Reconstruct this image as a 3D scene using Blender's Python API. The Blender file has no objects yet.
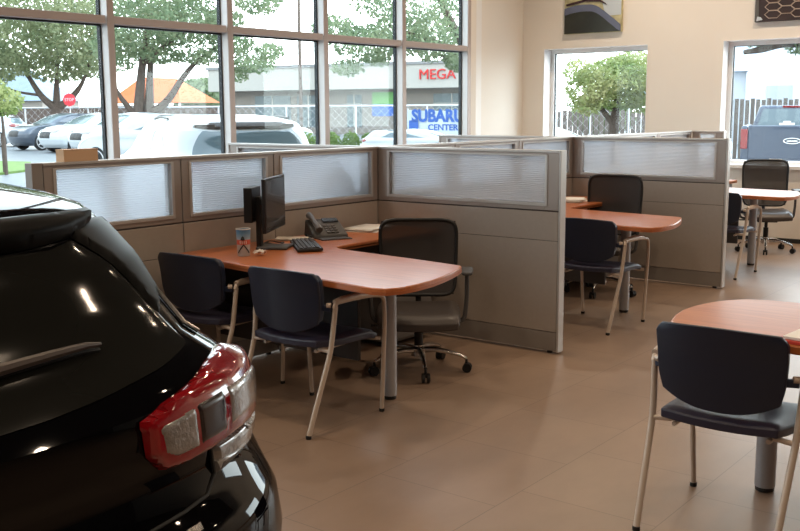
import bpy, bmesh, math, random
EXPO = .36
from math import pi, sin, cos, radians as R
from mathutils import Vector, Matrix, geometry
random.seed(7)
sc = bpy.context.scene
COL = sc.collection

# ------------------------------------------------------------------ camera
CAM = Vector((4.3866, -5.3690, 1.5207)); YAW, PITCH, ROLL, FPX = .6631, .1556, -.0055, 987.8
fw = Vector((-sin(YAW)*cos(PITCH), cos(YAW)*cos(PITCH), -sin(PITCH)))
r0 = Vector((cos(YAW), sin(YAW), 0)); u0 = r0.cross(fw)
rt = cos(ROLL)*r0 + sin(ROLL)*u0; up = -sin(ROLL)*r0 + cos(ROLL)*u0
cd = bpy.data.cameras.new('camera'); cam = bpy.data.objects.new('camera', cd); COL.objects.link(cam)
cam.matrix_world = Matrix(((rt.x, up.x, -fw.x, CAM.x), (rt.y, up.y, -fw.y, CAM.y), (rt.z, up.z, -fw.z, CAM.z), (0, 0, 0, 1)))
cd.sensor_width = 36; cd.lens = FPX/800*36; cd.clip_start = .05; cd.clip_end = 500
sc.camera = cam

def far(px, d):
    """ground position seen in column px of the horizon, d metres ahead (for laying out the street)"""
    a = YAW - math.atan((px-400)/FPX)
    k = d/cos(math.atan((px-400)/FPX))
    return CAM.x - sin(a)*k, CAM.y + cos(a)*k
G0 = -.15   # street level

# ------------------------------------------------------------------ materials
def nt(name):
    m = bpy.data.materials.new(name); m.use_nodes = True
    return m, m.node_tree.nodes, m.node_tree.links
def mat(name, col, rough=.5, metal=0, coat=0, spec=.5, noise=0, nscale=8, bump=0, bscale=200, trans=0, ior=1.45, emit=0, stretch=None):
    m, n, l = nt(name); b = n['Principled BSDF']
    c = (*col, 1)
    b.inputs['Base Color'].default_value = c
    b.inputs['Roughness'].default_value = rough; b.inputs['Metallic'].default_value = metal
    b.inputs['Coat Weight'].default_value = coat; b.inputs['Coat Roughness'].default_value = .03
    b.inputs['Specular IOR Level'].default_value = spec
    b.inputs['Transmission Weight'].default_value = trans; b.inputs['IOR'].default_value = ior
    if emit:
        b.inputs['Emission Color'].default_value = c; b.inputs['Emission Strength'].default_value = emit
    tc = n.new('ShaderNodeTexCoord'); src = tc.outputs['Object']
    if stretch:
        mp = n.new('ShaderNodeMapping'); mp.inputs['Scale'].default_value = stretch; l.new(src, mp.inputs[0]); src = mp.outputs[0]
    if noise:
        t = n.new('ShaderNodeTexNoise'); t.inputs['Scale'].default_value = nscale; t.inputs['Detail'].default_value = 6
        l.new(src, t.inputs['Vector'])
        mx = n.new('ShaderNodeMix'); mx.data_type = 'RGBA'
        mx.inputs[6].default_value = tuple(max(0, v*(1-noise)) for v in col) + (1,)
        mx.inputs[7].default_value = tuple(min(1, v*(1+noise)) for v in col) + (1,)
        l.new(t.outputs['Fac'], mx.inputs[0]); l.new(mx.outputs[2], b.inputs['Base Color'])
    if bump:
        t = n.new('ShaderNodeTexNoise'); t.inputs['Scale'].default_value = bscale; t.inputs['Detail'].default_value = 3
        l.new(src, t.inputs['Vector'])
        bp = n.new('ShaderNodeBump'); bp.inputs['Strength'].default_value = bump; bp.inputs['Distance'].default_value = .002
        l.new(t.outputs['Fac'], bp.inputs['Height']); l.new(bp.outputs[0], b.inputs['Normal'])
    return m

M = {}
M['wall'] = mat('painted_wall', (.83, .785, .725), .75, noise=.02, nscale=3, bump=.1)
M['reveal'] = mat('window_reveal_paint', (.88, .88, .88), .6)
M['ceil'] = mat('ceiling_paint', (.04, .038, .036), .9)
M['wall2'] = mat('dark_wall_paint', (.07, .06, .055), .85)
M['alu'] = mat('window_aluminium', (.50, .43, .41), .45, metal=.15)
M['alu2'] = mat('mullion_aluminium', (.84, .84, .84), .5)
M['gasket'] = mat('black_gasket', (.02, .025, .03), .6)
M['base'] = mat('black_baseboard', (.02, .02, .02), .5)
M['panel'] = mat('partition_laminate', (.345, .30, .262), .55, noise=.06, nscale=30, bump=.15, bscale=400)
M['pframe'] = mat('partition_frame', (.34, .30, .275), .4, metal=.35)
M['ptrim'] = mat('partition_trim', (.50, .485, .475), .35, metal=.3)
M['kick'] = mat('partition_kick', (.25, .225, .205), .5, metal=.1)
M['groove'] = mat('panel_joint', (.04, .03, .03), .7)
M['desk_edge'] = mat('desk_edge_band', (.36, .105, .035), .4)
M['navy'] = mat('navy_vinyl', (.007, .011, .028), .42, noise=.15, bump=.25, bscale=300, coat=.1)
M['navy2'] = mat('navy_back_shell', (.014, .022, .05), .38)
M['seatv'] = mat('dark_seat_vinyl', (.024, .022, .042), .4, bump=.2, bscale=300)
M['tube'] = mat('beige_powder_coated_steel', (.56, .46, .38), .38, metal=.25)
M['grey_tube'] = mat('grey_steel_column', (.40, .40, .42), .4, metal=.35)
M['black'] = mat('black_plastic', (.012, .012, .013), .45)
M['blackr'] = mat('black_rubber', (.015, .015, .015), .8)
M['charc'] = mat('charcoal_plastic', (.05, .048, .048), .5)
M['leather'] = mat('brown_black_leather', (.055, .045, .04), .35, coat=.15, bump=.2, bscale=120)
M['chrome'] = mat('polished_aluminium', (.75, .73, .71), .18, metal=1)
M['screen'] = mat('switched_off_screen', (.03, .032, .036), .25, coat=.3)
M['modesty'] = mat('dark_modesty_panel', (.05, .045, .045), .5)
M['ped'] = mat('grey_pedestal_steel', (.20, .19, .185), .5)
M['paper'] = mat('white_paper', (.78, .75, .70), .7)
M['paper2'] = mat('cream_paper', (.70, .62, .52), .7)
M['red'] = mat('red_print', (.55, .06, .04), .5)
M['blue'] = mat('blue_print', (.05, .15, .5), .5)
M['skyprint'] = mat('light_blue_print', (.20, .36, .55), .5)
M['card'] = mat('tan_cardboard', (.62, .40, .24), .7)
M['carblack'] = mat('black_car_paint', (.0015, .0015, .002), .25, coat=.8, spec=0)
M['carblack'].node_tree.nodes['Principled BSDF'].inputs['Coat IOR'].default_value = 1.42
M['carglass'] = mat('dark_privacy_glass', (.010, .010, .009), .08, spec=.25)
M['trimblk'] = mat('gloss_black_spoiler', (.0025, .0025, .0025), .38, spec=.08)
M['rubber_seal'] = mat('window_seal', (.006, .006, .006), .6)
M['redlens'] = mat('red_lamp_lens', (.22, .003, .006), .12, coat=1, noise=.25, nscale=40, emit=.0)
M['clearlens'] = mat('clear_lamp_lens', (.24, .22, .21), .2, metal=.4, coat=1, noise=.45, nscale=55, bump=1, bscale=120)
M['smoke'] = mat('smoked_lamp_lens', (.02, .012, .012), .2, coat=.25)
M['wiper'] = mat('wiper_rubber', (.06, .045, .04), .45)
M['bluefab'] = M['navy']

def floor_mat():
    m, n, l = nt('porcelain_floor_tile'); b = n['Principled BSDF']
    tc = n.new('ShaderNodeTexCoord'); mp = n.new('ShaderNodeMapping')
    mp.inputs['Rotation'].default_value = (0, 0, R(90)); mp.inputs['Location'].default_value = (.03, -.13, 0)
    l.new(tc.outputs['Object'], mp.inputs[0])
    br = n.new('ShaderNodeTexBrick'); br.offset = .34; br.inputs['Scale'].default_value = 1
    br.inputs['Brick Width'].default_value = .575; br.inputs['Row Height'].default_value = .575
    br.inputs['Mortar Size'].default_value = .0022; br.inputs['Mortar Smooth'].default_value = .3
    br.inputs['Color1'].default_value = (.250, .168, .118, 1); br.inputs['Color2'].default_value = (.270, .185, .130, 1)
    br.inputs['Mortar'].default_value = (.13, .09, .068, 1)
    l.new(mp.outputs[0], br.inputs['Vector'])
    no = n.new('ShaderNodeTexNoise'); no.inputs['Scale'].default_value = 2.2; no.inputs['Detail'].default_value = 8; no.inputs['Roughness'].default_value = .65
    mp2 = n.new('ShaderNodeMapping'); mp2.inputs['Scale'].default_value = (1, .5, 1); l.new(tc.outputs['Object'], mp2.inputs[0]); l.new(mp2.outputs[0], no.inputs['Vector'])
    cr = n.new('ShaderNodeMapRange'); cr.inputs[1].default_value = .3; cr.inputs[2].default_value = .7; cr.inputs[3].default_value = .84; cr.inputs[4].default_value = 1.14
    l.new(no.outputs['Fac'], cr.inputs[0])
    mx = n.new('ShaderNodeVectorMath'); mx.operation = 'SCALE'; l.new(br.outputs['Color'], mx.inputs[0]); l.new(cr.outputs[0], mx.inputs['Scale'])
    l.new(mx.outputs[0], b.inputs['Base Color'])
    b.inputs['Roughness'].default_value = .38; b.inputs['Specular IOR Level'].default_value = 1.0
    bp = n.new('ShaderNodeBump'); bp.inputs['Strength'].default_value = .08; bp.inputs['Distance'].default_value = .004
    l.new(no.outputs['Fac'], bp.inputs['Height']); l.new(bp.outputs[0], b.inputs['Normal'])
    return m
M['floor'] = floor_mat()

def wood_mat():
    m, n, l = nt('cherry_laminate'); b = n['Principled BSDF']
    tc = n.new('ShaderNodeTexCoord'); mp = n.new('ShaderNodeMapping'); mp.inputs['Scale'].default_value = (1.2, 14, 1)
    l.new(tc.outputs['Object'], mp.inputs[0])
    no = n.new('ShaderNodeTexNoise'); no.inputs['Scale'].default_value = 3; no.inputs['Detail'].default_value = 7; l.new(mp.outputs[0], no.inputs['Vector'])
    rp = n.new('ShaderNodeValToRGB'); rp.color_ramp.elements[0].position = .3; rp.color_ramp.elements[0].color = (.37, .105, .03, 1)
    rp.color_ramp.elements[1].position = .7; rp.color_ramp.elements[1].color = (.49, .155, .05, 1)
    l.new(no.outputs['Fac'], rp.inputs[0]); l.new(rp.outputs[0], b.inputs['Base Color'])
    b.inputs['Roughness'].default_value = .28; b.inputs['Specular IOR Level'].default_value = .6
    return m
M['wood'] = wood_mat()

def glass_mat(name, tint=(1, 1, 1)):
    m, n, l = nt(name); out = n['Material Output']; n.remove(n['Principled BSDF'])
    t = n.new('ShaderNodeBsdfTransparent'); t.inputs[0].default_value = (*tint, 1)
    g = n.new('ShaderNodeBsdfGlossy'); g.inputs['Roughness'].default_value = .02
    ge = n.new('ShaderNodeNewGeometry'); dt = n.new('ShaderNodeVectorMath'); dt.operation = 'DOT_PRODUCT'; l.new(ge.outputs['Normal'], dt.inputs[0]); l.new(ge.outputs['Incoming'], dt.inputs[1])
    def mth(op, a, b=None):
        q = n.new('ShaderNodeMath'); q.operation = op
        for i, v in enumerate((a, b)):
            if v is None: continue
            if isinstance(v, (int, float)): q.inputs[i].default_value = v
            else: l.new(v, q.inputs[i])
        return q.outputs[0]
    f5 = mth('POWER', mth('SUBTRACT', 1.0, mth('ABSOLUTE', dt.outputs['Value'])), 5.0)
    fr = mth('ADD', mth('MULTIPLY', f5, .6), .018)
    mx = n.new('ShaderNodeMixShader'); l.new(fr, mx.inputs[0]); l.new(t.outputs[0], mx.inputs[1]); l.new(g.outputs[0], mx.inputs[2])
    l.new(mx.outputs[0], out.inputs[0]); return m
M['glass'] = glass_mat('window_glass', (.93, .97, .96))

def frosted():
    m, n, l = nt('ribbed_frosted_acrylic'); out = n['Material Output']; n.remove(n['Principled BSDF'])
    rf = n.new('ShaderNodeBsdfRefraction'); rf.inputs['Roughness'].default_value = .22; rf.inputs['IOR'].default_value = 1.12; rf.inputs[0].default_value = (.86, .88, .91, 1)
    tl = n.new('ShaderNodeBsdfTranslucent'); tl.inputs[0].default_value = (.80, .82, .86, 1)
    df = n.new('ShaderNodeBsdfPrincipled'); df.inputs['Base Color'].default_value = (.55, .56, .58, 1); df.inputs['Roughness'].default_value = .35
    tc = n.new('ShaderNodeTexCoord')
    w = n.new('ShaderNodeTexWave'); w.wave_type = 'BANDS'; w.bands_direction = 'Z'; w.inputs['Scale'].default_value = 26; w.inputs['Distortion'].default_value = 1.2
    w.inputs['Detail Scale'].default_value = 2
    l.new(tc.outputs['Object'], w.inputs[0])
    bp = n.new('ShaderNodeBump'); bp.inputs['Strength'].default_value = .5; bp.inputs['Distance'].default_value = .004
    l.new(w.outputs['Fac'], bp.inputs['Height'])
    for s in (rf, df): l.new(bp.outputs[0], s.inputs['Normal'])
    a = n.new('ShaderNodeMixShader'); a.inputs[0].default_value = .30; l.new(rf.outputs[0], a.inputs[1]); l.new(tl.outputs[0], a.inputs[2])
    c = n.new('ShaderNodeMixShader'); c.inputs[0].default_value = .12; l.new(a.outputs[0], c.inputs[1]); l.new(df.outputs[0], c.inputs[2])
    l.new(c.outputs[0], out.inputs[0]); return m
M['frost'] = frosted()

def mesh_mat():
    m, n, l = nt('black_chair_mesh'); b = n['Principled BSDF']; out = n['Material Output']
    b.inputs['Base Color'].default_value = (.025, .02, .02, 1); b.inputs['Roughness'].default_value = .7
    t = n.new('ShaderNodeBsdfTransparent'); mx = n.new('ShaderNodeMixShader'); mx.inputs[0].default_value = .93
    l.new(t.outputs[0], mx.inputs[1]); l.new(b.outputs[0], mx.inputs[2]); l.new(mx.outputs[0], out.inputs[0]); return m
M['mesh'] = mesh_mat()

# ------------------------------------------------------------------ mesh builder
class MB:
    def __init__(s): s.v = []; s.f = []
    def add(s, vs, fs):
        o = len(s.v); s.v += [tuple(v) for v in vs]; s.f += [tuple(i+o for i in f) for f in fs]; return s
    def box(s, x0, x1, y0, y1, z0, z1):
        vs = [(x, y, z) for z in (z0, z1) for y in (y0, y1) for x in (x0, x1)]
        return s.add(vs, [(0, 2, 3, 1), (4, 5, 7, 6), (0, 1, 5, 4), (2, 6, 7, 3), (0, 4, 6, 2), (1, 3, 7, 5)])
    def obox(s, c, size, rz=0, rx=0, ry=0):
        mt = Matrix.Translation(c) @ Matrix.Rotation(rz, 4, 'Z') @ Matrix.Rotation(ry, 4, 'Y') @ Matrix.Rotation(rx, 4, 'X')
        a, b, h = [q/2 for q in size]
        vs = [mt @ Vector((x, y, z)) for z in (-h, h) for y in (-b, b) for x in (-a, a)]
        return s.add(vs, [(0, 2, 3, 1), (4, 5, 7, 6), (0, 1, 5, 4), (2, 6, 7, 3), (0, 4, 6, 2), (1, 3, 7, 5)])
    def tube(s, path, r, n=12, closed=False):
        P = [Vector(p) for p in path]; k = len(P); rr = r if isinstance(r, (list, tuple)) else [r]*k
        rings = []; prev = None
        for i, p in enumerate(P):
            if closed: d = P[(i+1) % k]-P[i-1]
            else: d = P[min(i+1, k-1)]-P[max(i-1, 0)]
            d.normalize()
            if prev is None:
                a = Vector((0, 0, 1)) if abs(d.z) < .9 else Vector((1, 0, 0)); x = d.cross(a).normalized()
            else:
                x = (prev - d*prev.dot(d)).normalized()
            prev = x; y = d.cross(x)
            rings.append([p + (x*cos(2*pi*j/n)+y*sin(2*pi*j/n))*rr[i] for j in range(n)])
        vs = [v for q in rings for v in q]; fs = []
        for i in range(k if closed else k-1):
            for j in range(n):
                a = i*n+j; b = i*n+(j+1) % n; i2 = (i+1) % k
                fs.append((a, b, i2*n+(j+1) % n, i2*n+j))
        if not closed: fs += [tuple(range(n-1, -1, -1)), tuple((k-1)*n+j for j in range(n))]
        return s.add(vs, fs)
    def cyl(s, p, q, r, n=20, r2=None): return s.tube([p, q], [r, r if r2 is None else r2], n)
    def lathe(s, c, prof, n=28):
        vs = [(c[0]+r*cos(2*pi*j/n), c[1]+r*sin(2*pi*j/n), c[2]+z) for r, z in prof for j in range(n)]
        fs = [(i*n+j, i*n+(j+1) % n, (i+1)*n+(j+1) % n, (i+1)*n+j) for i in range(len(prof)-1) for j in range(n)]
        fs += [tuple(range(n-1, -1, -1)), tuple((len(prof)-1)*n+j for j in range(n))]
        return s.add(vs, fs)
    def prism(s, poly, z0, z1):
        n = len(poly); vs = [(x, y, z0) for x, y in poly]+[(x, y, z1) for x, y in poly]
        return s.add(vs, [tuple(range(n-1, -1, -1)), tuple(range(n, 2*n))]+[(i, (i+1) % n, n+(i+1) % n, n+i) for i in range(n)])
    def grid(s, fn, nu, nv):
        vs = [fn(i/nu, j/nv) for j in range(nv+1) for i in range(nu+1)]
        return s.add(vs, [(j*(nu+1)+i, j*(nu+1)+i+1, (j+1)*(nu+1)+i+1, (j+1)*(nu+1)+i) for j in range(nv) for i in range(nu)])
    def slab(s, fn, nu, nv, off):
        """closed slab: fn(u,v)->Vector, thickened by off(u,v)->Vector"""
        o = len(s.v); s.grid(fn, nu, nv); b = len(s.v)
        s.grid(lambda u, v: Vector(fn(u, v))+Vector(off(u, v)), nu, nv)
        k = len(s.f)//1
        # flip the first sheet
        m = nu*nv
        for i in range(len(s.f)-2*m, len(s.f)-m): s.f[i] = tuple(reversed(s.f[i]))
        w = nu+1; ring = [i for i in range(w)]+[j*w+nu for j in range(1, nv+1)]+[nv*w+i for i in range(nu-1, -1, -1)]+[j*w for j in range(nv-1, 0, -1)]
        for i in range(len(ring)):
            p, q = ring[i], ring[(i+1) % len(ring)]; s.f.append((o+p, o+q, b+q, b+p))
        return s

def build(name, mb, m, parent=None, bevel=0, smooth=None, segs=2, loc=None, rot=None, sub=0):
    me = bpy.data.meshes.new(name); me.from_pydata(mb.v, [], mb.f); me.validate()
    bm = bmesh.new(); bm.from_mesh(me); bmesh.ops.recalc_face_normals(bm, faces=bm.faces); bm.to_mesh(me); bm.free()
    me.materials.append(M[m] if isinstance(m, str) else m)
    o = bpy.data.objects.new(name, me); COL.objects.link(o)
    if parent: o.parent = parent
    if loc: o.location = loc
    if rot: o.rotation_euler = rot
    if bevel:
        b = o.modifiers.new('bevel', 'BEVEL'); b.width = bevel; b.segments = segs; b.limit_method = 'ANGLE'; b.angle_limit = R(35)
    if sub:
        q = o.modifiers.new('sub', 'SUBSURF'); q.levels = sub; q.render_levels = sub
    if smooth is None: smooth = True
    if smooth:
        me.set_sharp_from_angle(angle=R(38)) if not (bevel or sub) else None
        for p in me.polygons: p.use_smooth = True
        if bevel: me.set_sharp_from_angle(angle=R(60))
    return o
def thing(name, label, cat, loc=(0, 0, 0), rz=0, group=None):
    o = bpy.data.objects.new(name, None); COL.objects.link(o); o.location = loc; o.rotation_euler = (0, 0, rz)
    o.empty_display_size = .1; o['label'] = label; o['category'] = cat
    if group: o['group'] = group
    return o
def tag(o, label, cat, group=None, kind=None):
    o['label'] = label; o['category'] = cat
    if group: o['group'] = group
    if kind: o['kind'] = kind
    return o
def struct(name, mb, m, parent=None, **k):
    o = build(name, mb, m, parent, **k)
    o['kind'] = 'structure'
    return o
def dup(src, loc, rz, label, group=None):
    r = src.copy(); COL.objects.link(r); r.location = loc; r.rotation_euler = (0, 0, rz); r['label'] = label
    if group: r['group'] = group
    for ch in src.children:
        c = ch.copy(); COL.objects.link(c); c.parent = r
        for g in ch.children:
            d = g.copy(); COL.objects.link(d); d.parent = c
    return r
def round_path(pts, rad=.04, n=5):
    P = [Vector(p) for p in pts]; out = [P[0]]
    for a, b, c in zip(P, P[1:], P[2:]):
        d1 = (a-b); d2 = (c-b); k = min(rad, d1.length*.45, d2.length*.45)
        p0 = b+d1.normalized()*k; p1 = b+d2.normalized()*k
        for i in range(n+1):
            t = i/n; out.append(p0*(1-t)**2+b*2*t*(1-t)+p1*t*t)
    out.append(P[-1]); return out
def text_mesh(name, body, size, m, parent, loc, rot, depth=.02, bold=.0, sx=1):
    cu = bpy.data.curves.new(name, 'FONT'); cu.body = body; cu.size = size; cu.extrude = depth; cu.offset = bold
    cu.align_x = 'CENTER'; cu.align_y = 'CENTER'; cu.resolution_u = 3
    t = bpy.data.objects.new(name+'_tmp', cu); COL.objects.link(t)
    bpy.context.view_layer.update()
    me = bpy.data.meshes.new_from_object(t.evaluated_get(bpy.context.evaluated_depsgraph_get()))
    bpy.data.objects.remove(t); me.name = name
    me.materials.clear(); me.materials.append(m)
    o = bpy.data.objects.new(name, me); COL.objects.link(o); o.parent = parent; o.location = loc; o.rotation_euler = rot; o.scale = (sx, 1, 1)
    return o

# ------------------------------------------------------------------ the room
WX = -2.344                 # glazing line of the window wall
YF = 6.2                    # far wall
CZ = 4.2
XR, YB = 14.0, -15.0
f = struct('floor', MB().box(-2.62, XR, YB, YF+.2, -.14, 0), 'floor', smooth=False)
struct('ceiling', MB().box(-2.9, XR+.2, YB-.2, YF+.4, CZ, CZ+.15), 'ceil', smooth=False)
struct('wall_right', MB().box(XR, XR+.2, YB-.2, YF+.2, -.14, CZ), 'wall2', smooth=False)
struct('wall_back', MB().box(-2.62, XR, YB-.2, YB, -.14, CZ), 'wall2', smooth=False)
# far wall with three window openings
ops = [(-2.235, -.796), (.138, 3.1), (4.2, 6.2)]; OZ0, OZ1 = .865, 2.30
w = MB(); xs = [-2.74]
T = .27
def wseg(x0, x1, z0, z1): w.box(x0, x1, YF, YF+T, z0, z1)
wseg(-2.74, XR, -.14, OZ0); wseg(-2.74, XR, OZ1, CZ)
last = -2.74
for a, b in ops: wseg(last, a, OZ0, OZ1); last = b
wseg(last, XR, OZ0, OZ1)
struct('wall_far', w, 'wall', smooth=False)
struct('baseboard_far', MB().box(-2.55, XR, YF-.012, YF, 0, .05), 'base', smooth=False)
for k, (a, b) in enumerate(ops):
    z0, z1 = OZ0, OZ1
    fr = MB(); d0, d1 = YF+.17, YF+.25; t = .055
    fr.box(a, b, d0, d1, z1-t, z1); fr.box(a, b, d0, d1, z0, z0+t); fr.box(a, a+t, d0, d1, z0+t, z1-t); fr.box(b-t, b, d0, d1, z0+t, z1-t)
    wo = struct('window_%d' % (k+1), fr, 'alu2', bevel=.004)
    lin = MB(); e = .004
    lin.box(a-.001, a+e, YF-.006, d0, z0, z1); lin.box(b-e, b+.001, YF-.006, d0, z0, z1); lin.box(a, b, YF-.006, d0, z1-e, z1+.001)
    build('reveal_lining', lin, 'reveal', wo, smooth=False)
    build('sill', MB().box(a-.02, b+.02, YF-.05, d0, z0-.03, z0+.012), 'reveal', wo, bevel=.004)
    gk = MB(); gk.box(a+t, a+t+.008, d0+.02, d0+.05, z0+t, z1-t); gk.box(a+t, b-t, d0+.02, d0+.05, z1-t-.006, z1-t)
    build('gasket', gk, 'gasket', wo, smooth=False)
    build('pane', MB().box(a+t, b-t, d0+.03, d0+.036, z0+t, z1-t), 'glass', wo, smooth=False)

# pillar between the window wall and the far wall
w = MB().prism([(WX+.105, 4.491), (WX-.02, 4.491), (-2.63, 4.82), (-2.70, YF), (-2.56, YF), (-2.56, 4.86), (WX+.02, 4.60), (WX+.105, 4.60)], -.14, CZ)
struct('wall_left', w, 'wall', smooth=False)
struct('trim_1', MB().box(-2.56, -2.552, 4.88, 5.19, 0, CZ), 'reveal', smooth=False)
# curtain wall: bays between mullions
MY = [-.528 + 1.2466*k for k in range(-11, 5)]
ZT0, ZT1, ZTOP, ZB = 2.200, 2.262, 3.95, .10
for k, y in enumerate(MY):
    m_ = MB(); m_.box(WX-.02, WX+.098, y-.03, y+.03, 0, ZTOP+.1)
    mo = struct('mullion_%d' % (k+1) if False else 'trim_%d' % (k+2), m_, 'alu2', bevel=.003)
    build('mullion_cap', MB().box(WX+.098, WX+.105, y-.03, y+.03, 0, ZTOP+.1), 'alu', mo, smooth=False)
    build('gasket', MB().box(WX-.02, WX+.02, y-.043, y-.0305, ZB, ZTOP), 'gasket', mo, smooth=False)
for k in range(len(MY)-1):
    y0, y1 = MY[k]+.0305, MY[k+1]-.0455
    fr = MB()
    for z0, z1 in ((ZT0, ZT1), (0, ZB), (ZTOP, ZTOP+.1)): fr.box(WX-.02, WX+.103, y0, y1, z0, z1)
    wo = struct('window_%d' % (k+4), fr, 'alu', bevel=.003)
    gk = MB(); gk.box(WX+.0, WX+.03, y0, y1, ZT0-.014, ZT0-.001); build('gasket', gk, 'gasket', wo, smooth=False)
    build('pane', MB().box(WX+.004, WX+.010, y0, y1, ZB, ZT0-.015), 'glass', wo, smooth=False)
    build('pane', MB().box(WX+.004, WX+.010, y0, y1, ZT1, ZTOP), 'glass', wo, smooth=False)
struct('wall_left_header', MB().box(WX-.12, WX+.10, YB, 4.50, ZTOP+.1, CZ), 'wall', smooth=False)

# ------------------------------------------------------------------ partition panels
H = 1.275; SZ = .90
def partition(name, L, label, cat, loc, rz, end_plain=True, group=None, ped=True):
    """local: runs along +x from 0 to L, front face on y=0 looking to -y, thickness .06 behind"""
    t = thing(name, label, cat, loc, rz, group)
    D = .06; g = .004
    b = MB(); b.box(g, L-g, 0, D, .14, .7135); b.box(g, L-g, 0, D, .7165, SZ-.004)
    build('lower_panel', b, 'panel', t, bevel=.002)
    build('joint', MB().box(g+.002, L-g-.002, .003, D-.003, .70, SZ+.002), 'groove', t, smooth=False)
    build('kick_plate', MB().box(g, L-g, .002, D-.002, .018, .136), 'kick', t, bevel=.002)
    fr = MB(); a = .10 if not end_plain else .072; z0, z1 = .948, 1.238
    fr.box(g, a, .002, D-.002, SZ+.004, H-.016); fr.box(L-a, L-g, .002, D-.002, SZ+.004, H-.016)
    fr.box(a, L-a, .002, D-.002, SZ+.004, z0); fr.box(a, L-a, .002, D-.002, z1, H-.016)
    build('glazing_frame', fr, 'pframe', t, bevel=.002)
    ib = MB(); q = .018
    for yy in (-.003, D-.009):
        ib.box(a-q, a, yy, yy+.012, z0-q, z1+.008); ib.box(L-a, L-a+q, yy, yy+.012, z0-q, z1+.008)
        ib.box(a, L-a, yy, yy+.012, z0-q, z0); ib.box(a, L-a, yy, yy+.012, z1, z1+.008)
    build('glazing_bead', ib, 'ptrim', t, bevel=.001)
    build('frosted_pane', MB().box(a, L-a, D/2-.004, D/2+.004, z0, z1), 'frost', t, smooth=False)
    build('top_cap', MB().box(0, L, -.004, D+.004, H-.016, H), 'ptrim', t, bevel=.003)
    if not end_plain:
        build('end_cap', MB().box(L, L+.014, -.004, D+.004, .012, H), 'ptrim', t, bevel=.003)
    for x in (.06, L-.06): build('foot', MB().cyl((x, D/2, 0), (x, D/2, .02), .018, 10), 'black', t)
    return t
# spine wall: runs along world y, face on x=0 looking to +x.  rotate by +90deg: local x -> +y, local -y -> +x
ys = [-2.605, -1.742, -1.015, 0]
spine_labels = ['partition panel nearest the black car, tan box on its cap',
                'frosted partition panel beside the black monitor',
                'frosted partition panel behind the desk phone, meeting the long divider']
for k in range(3):
    partition('partition_panel', ys[k+1]-ys[k], spine_labels[k], 'partition', (0, ys[k], 0), R(90))
nm = ['first', 'middle', 'last']
for c, y0 in enumerate((.001, 2.852)):
    L = 2.848/3
    for k in range(3):
        lab = ('%s spine panel seen over the cap of the nearer long divider' % nm[k]) if c == 0 else ('%s spine panel seen over the cap of the farther long divider' % nm[k])
        partition('partition_panel', L, lab, 'partition', (0, y0+k*L, 0), R(90))
partition('divider_panel', 1.432, 'long taupe divider with frosted strip behind the nearest office chair', 'partition', (.001, 0, 0), 0, False)
partition('divider_panel', 1.432, 'farther taupe divider with frosted strip in front of the windowside desk', 'partition', (.001, 2.85, 0), 0, False)
partition('divider_panel', .36, 'short far divider whose cap shows beside the right window', 'partition', (.001, 5.70, 0), 0, False)
# dividers of the cubicles on the other side of the spine
partition('divider_panel', 1.45, 'divider across the spine, its cap below the storefront fence', 'partition', (-.062, .06, 0), R(180), False)
partition('divider_panel', 1.45, 'divider across the spine, its cap below the blue and white banner', 'partition', (-.062, 2.91, 0), R(180), False)
pst = MB().box(-.062, 0, -2.665, -2.606, .012, H); tag(build('corner_post', pst, 'kick', bevel=.003), 'brown end post of the spine wall above the car roof', 'post')

# ------------------------------------------------------------------ desks
def desk(loc, label, mirror=False):
    t = thing('desk', label, 'desk', loc)
    # outline of the bullet shaped top and its return, local to the cubicle corner
    front = [(.012, -1.80), (.45, -1.86), (1.0, -1.935), (1.50, -1.998)]
    end = [(1.60, -2.01), (1.665, -1.99), (1.70, -1.92), (1.708, -1.82), (1.70, -1.68), (1.672, -1.55), (1.635, -1.42), (1.60, -1.32), (1.575, -1.26), (1.55, -1.235)]
    back = [(1.2, -1.19), (.75, -1.145), (.62, -1.12), (.565, -1.08), (.55, -1.0), (.55, -.012), (.012, -.012)]
    build('desk_top', MB().prism(front+end+back, .704, .735), 'wood', t, bevel=.005)
    build('edge_band', MB().prism([(x+.0 if x < .1 else x+.0015*(1 if x > 1 else 0), y) for x, y in front+end+back], .7025, .7175), 'desk_edge', t)
    lg = build('leg', MB().cyl((1.195, -1.375, .02), (1.195, -1.375, .703), .037, 28), 'grey_tube', t)
    build('foot', MB().lathe((1.195, -1.375, 0), [(.03, 0), (.034, .004), (.034, .02), (.02, .022)]), 'black', lg)
    build('leg_flange', MB().lathe((1.195, -1.375, .682), [(.037, 0), (.075, .012), (.075, .02), (.01, .0205)]), 'grey_tube', t)
    build('modesty_panel', MB().box(.03, 1.10, -1.52, -1.50, .22, .70), 'modesty', t, bevel=.003)
    pd = build('pedestal', MB().box(.08, .50, -.50, -.06, .03, .70), 'ped', t, bevel=.005)
    for z0, z1 in ((.05, .33), (.34, .51), (.52, .69)):
        dr = build('drawer', MB().box(.50, .516, -.49, -.07, z0, z1), 'ped', t, bevel=.003)
        build('handle', MB().tube(round_path([(.516, -.34, z1-.05), (.535, -.34, z1-.05), (.535, -.22, z1-.05), (.516, -.22, z1-.05)], .01, 3), .004, 8), 'chrome', dr)
    return t
d1 = desk((0, 0, 0), 'cherry desk with the monitor and keyboard on it')
d2 = dup(d1, (0, 2.85, 0), 0, 'orange-brown desk in the middle cubicle, behind the long divider')
d3 = dup(d1, (0, 5.70, 0), 0, 'desk with a sunlit pale top below the right window')

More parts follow.
